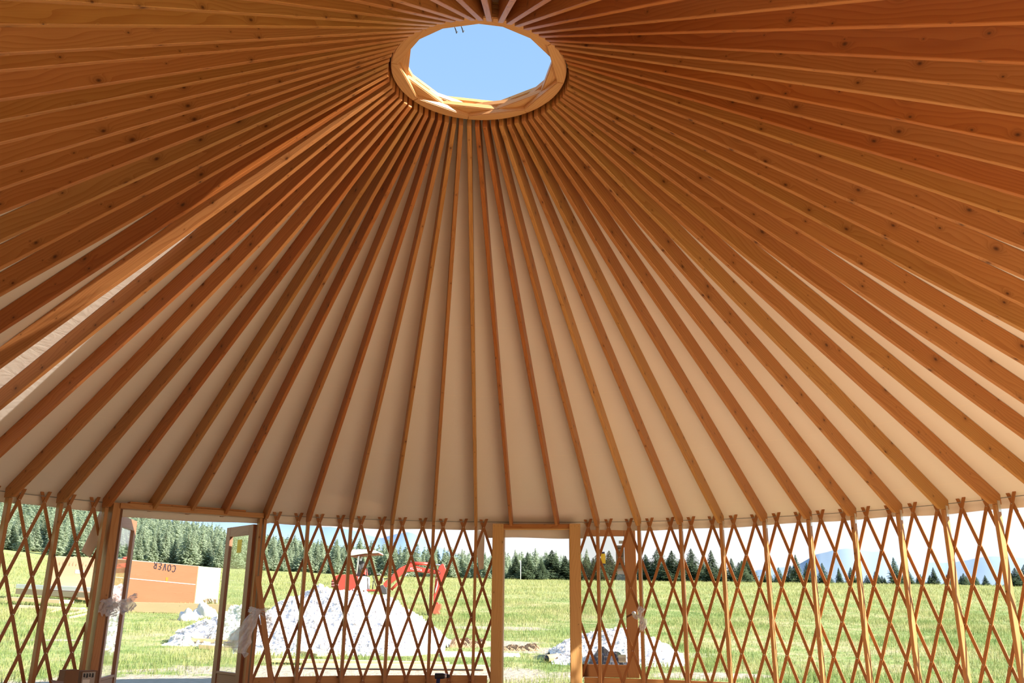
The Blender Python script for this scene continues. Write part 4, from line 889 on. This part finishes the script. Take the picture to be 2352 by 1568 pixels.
for n_, a_, b_, r_, m_ in (('boom_cylinder', (1175, 840), (1330, 690), .05, RED), ('boom_cylinder_rod', (1330, 690), (1450, 560), .028, SIL), ('arm_cylinder', (1480, 385), (1800, 402), .055, RED), ('arm_cylinder_rod', (1800, 402), (2010, 425), .03, SIL), ('bucket_cylinder', (1975, 560), (1930, 800), .045, RED), ('bucket_cylinder_rod', (1930, 800), (1915, 900), .025, SIL)):
    p, q = E_(*a_), E_(*b_); y_ = -.17 if 'boom' in n_ else (0 if 'arm' in n_ else -.14); tube(n_, [(p[0], YX+y_, p[1]), (q[0], YX+y_, q[1])], r_, m_, exc, n=10)
part('cylinder_bracket', [(1420, 440), (1500, 380), (1540, 420), (1500, 445)], .1, RED)
part('dipper_arm', [(1935, 560), (1975, 450), (2020, 402), (2055, 405), (2092, 490), (2075, 610), (2035, 690), (2000, 770), (1960, 910), (1915, 1060), (1880, 1060), (1882, 920), (1900, 780), (1915, 640)], .2, RED, lab='red dipper arm')
part('bucket_link', [(1900, 1040), (1960, 1050), (1990, 1100), (1940, 1130), (1900, 1110)], .18, RED)
part('bucket', [(1860, 1100), (1930, 1085), (2015, 1075), (2005, 1140), (1975, 1190), (1990, 1240), (1940, 1265), (1880, 1250), (1855, 1180)], .45, plain('muddy_red', (.42, .12, .07), .8, .2), lab='muddy red bucket')
for i in range(4):
    p = E_(1945, 1255); beam('bucket_tooth', (p[0], YX-.18+.12*i, p[1]+.03), (p[0]+.05, YX-.18+.12*i, p[1]-.07), .05, .03, GREYP, exc)
for pts_ in ([(1960, 520), (1985, 530), (2000, 560), (1990, 590)], [(1930, 650), (1960, 640), (1950, 760), (1915, 880)], [(1200, 600), (1120, 650), (1030, 660), (1010, 740)], [(1820, 520), (1900, 500), (1950, 500)]):
    tube('hydraulic_hose', [(E_(*p)[0], YX-.18, E_(*p)[1]) for p in pts_], .018, WPT if pts_[0][0] == 1930 else BLACK, exc, n=6)
fc = bpy.data.curves.new('boom_text', 'FONT'); fc.body = 'KUBOTA'; p0, p1 = E_(1493, 497), E_(1690, 530); fc.size = 1; fc.extrude = .01
tmp = bpy.data.objects.new('tmp', fc); COL.objects.link(tmp); bpy.context.view_layer.update(); me = bpy.data.meshes.new_from_object(tmp.evaluated_get(bpy.context.evaluated_depsgraph_get())); bpy.data.objects.remove(tmp)
xs_ = [v.co.x for v in me.vertices]; sc_ = (p1[0]-p0[0])/(max(xs_)-min(xs_)); an = atan2(p1[1]-p0[1], p1[0]-p0[0])
for v in me.vertices:
    a_, b_ = (v.co.x-min(xs_))*sc_, v.co.y*sc_*1.05-.0; v.co = Vector((p0[0]+a_*cos(an)-b_*sin(an), YX-.125+v.co.z*.3, p0[1]-.0+a_*sin(an)+b_*cos(an)))-exc.location
me.materials.clear(); me.materials.append(WPT); o = bpy.data.objects.new('boom_lettering', me); COL.objects.link(o); o.parent = exc; o['label'] = 'white block letters on the boom'

# ------------------------------------------------------------------ second-level parts
def under(root, part_name, kids):
    ch = [c for c in root.children]; base_ = next((c for c in ch if c.name.split('.')[0] == part_name), None)
    if base_ is None: return
    for c in ch:
        if c.name.split('.')[0] in kids: c.parent = base_
for l_ in (l1, l2, l3): under(l_, 'glass_pane', ('sticker', 'tag', 'tag_strip', 'printed_line'))
under(l3, 'door_knob', ('knob_stem',))
for a_, b_ in (('bucket', ('bucket_tooth',)), ('boom', ('boom_lettering', 'cylinder_bracket')), ('engine_cover', ('grille_slat',)), ('seat_back', ('headrest',)), ('canopy', ('canopy_trim',)), ('boom_cylinder', ('boom_cylinder_rod',)), ('arm_cylinder', ('arm_cylinder_rod',)), ('bucket_cylinder', ('bucket_cylinder_rod',))): under(exc, a_, b_)
under(cr_, 'plywood_face', ('lettering', 'orange_mark', 'seam')); under(cr_, 'strand_board_face', ('stamp_mark', 'paper_label'))
for o in list(COL.objects):
    if o.name.split('.')[0] == 'cardboard_box': under(o, 'printed_label', ('print_mark', 'shipping_label'))
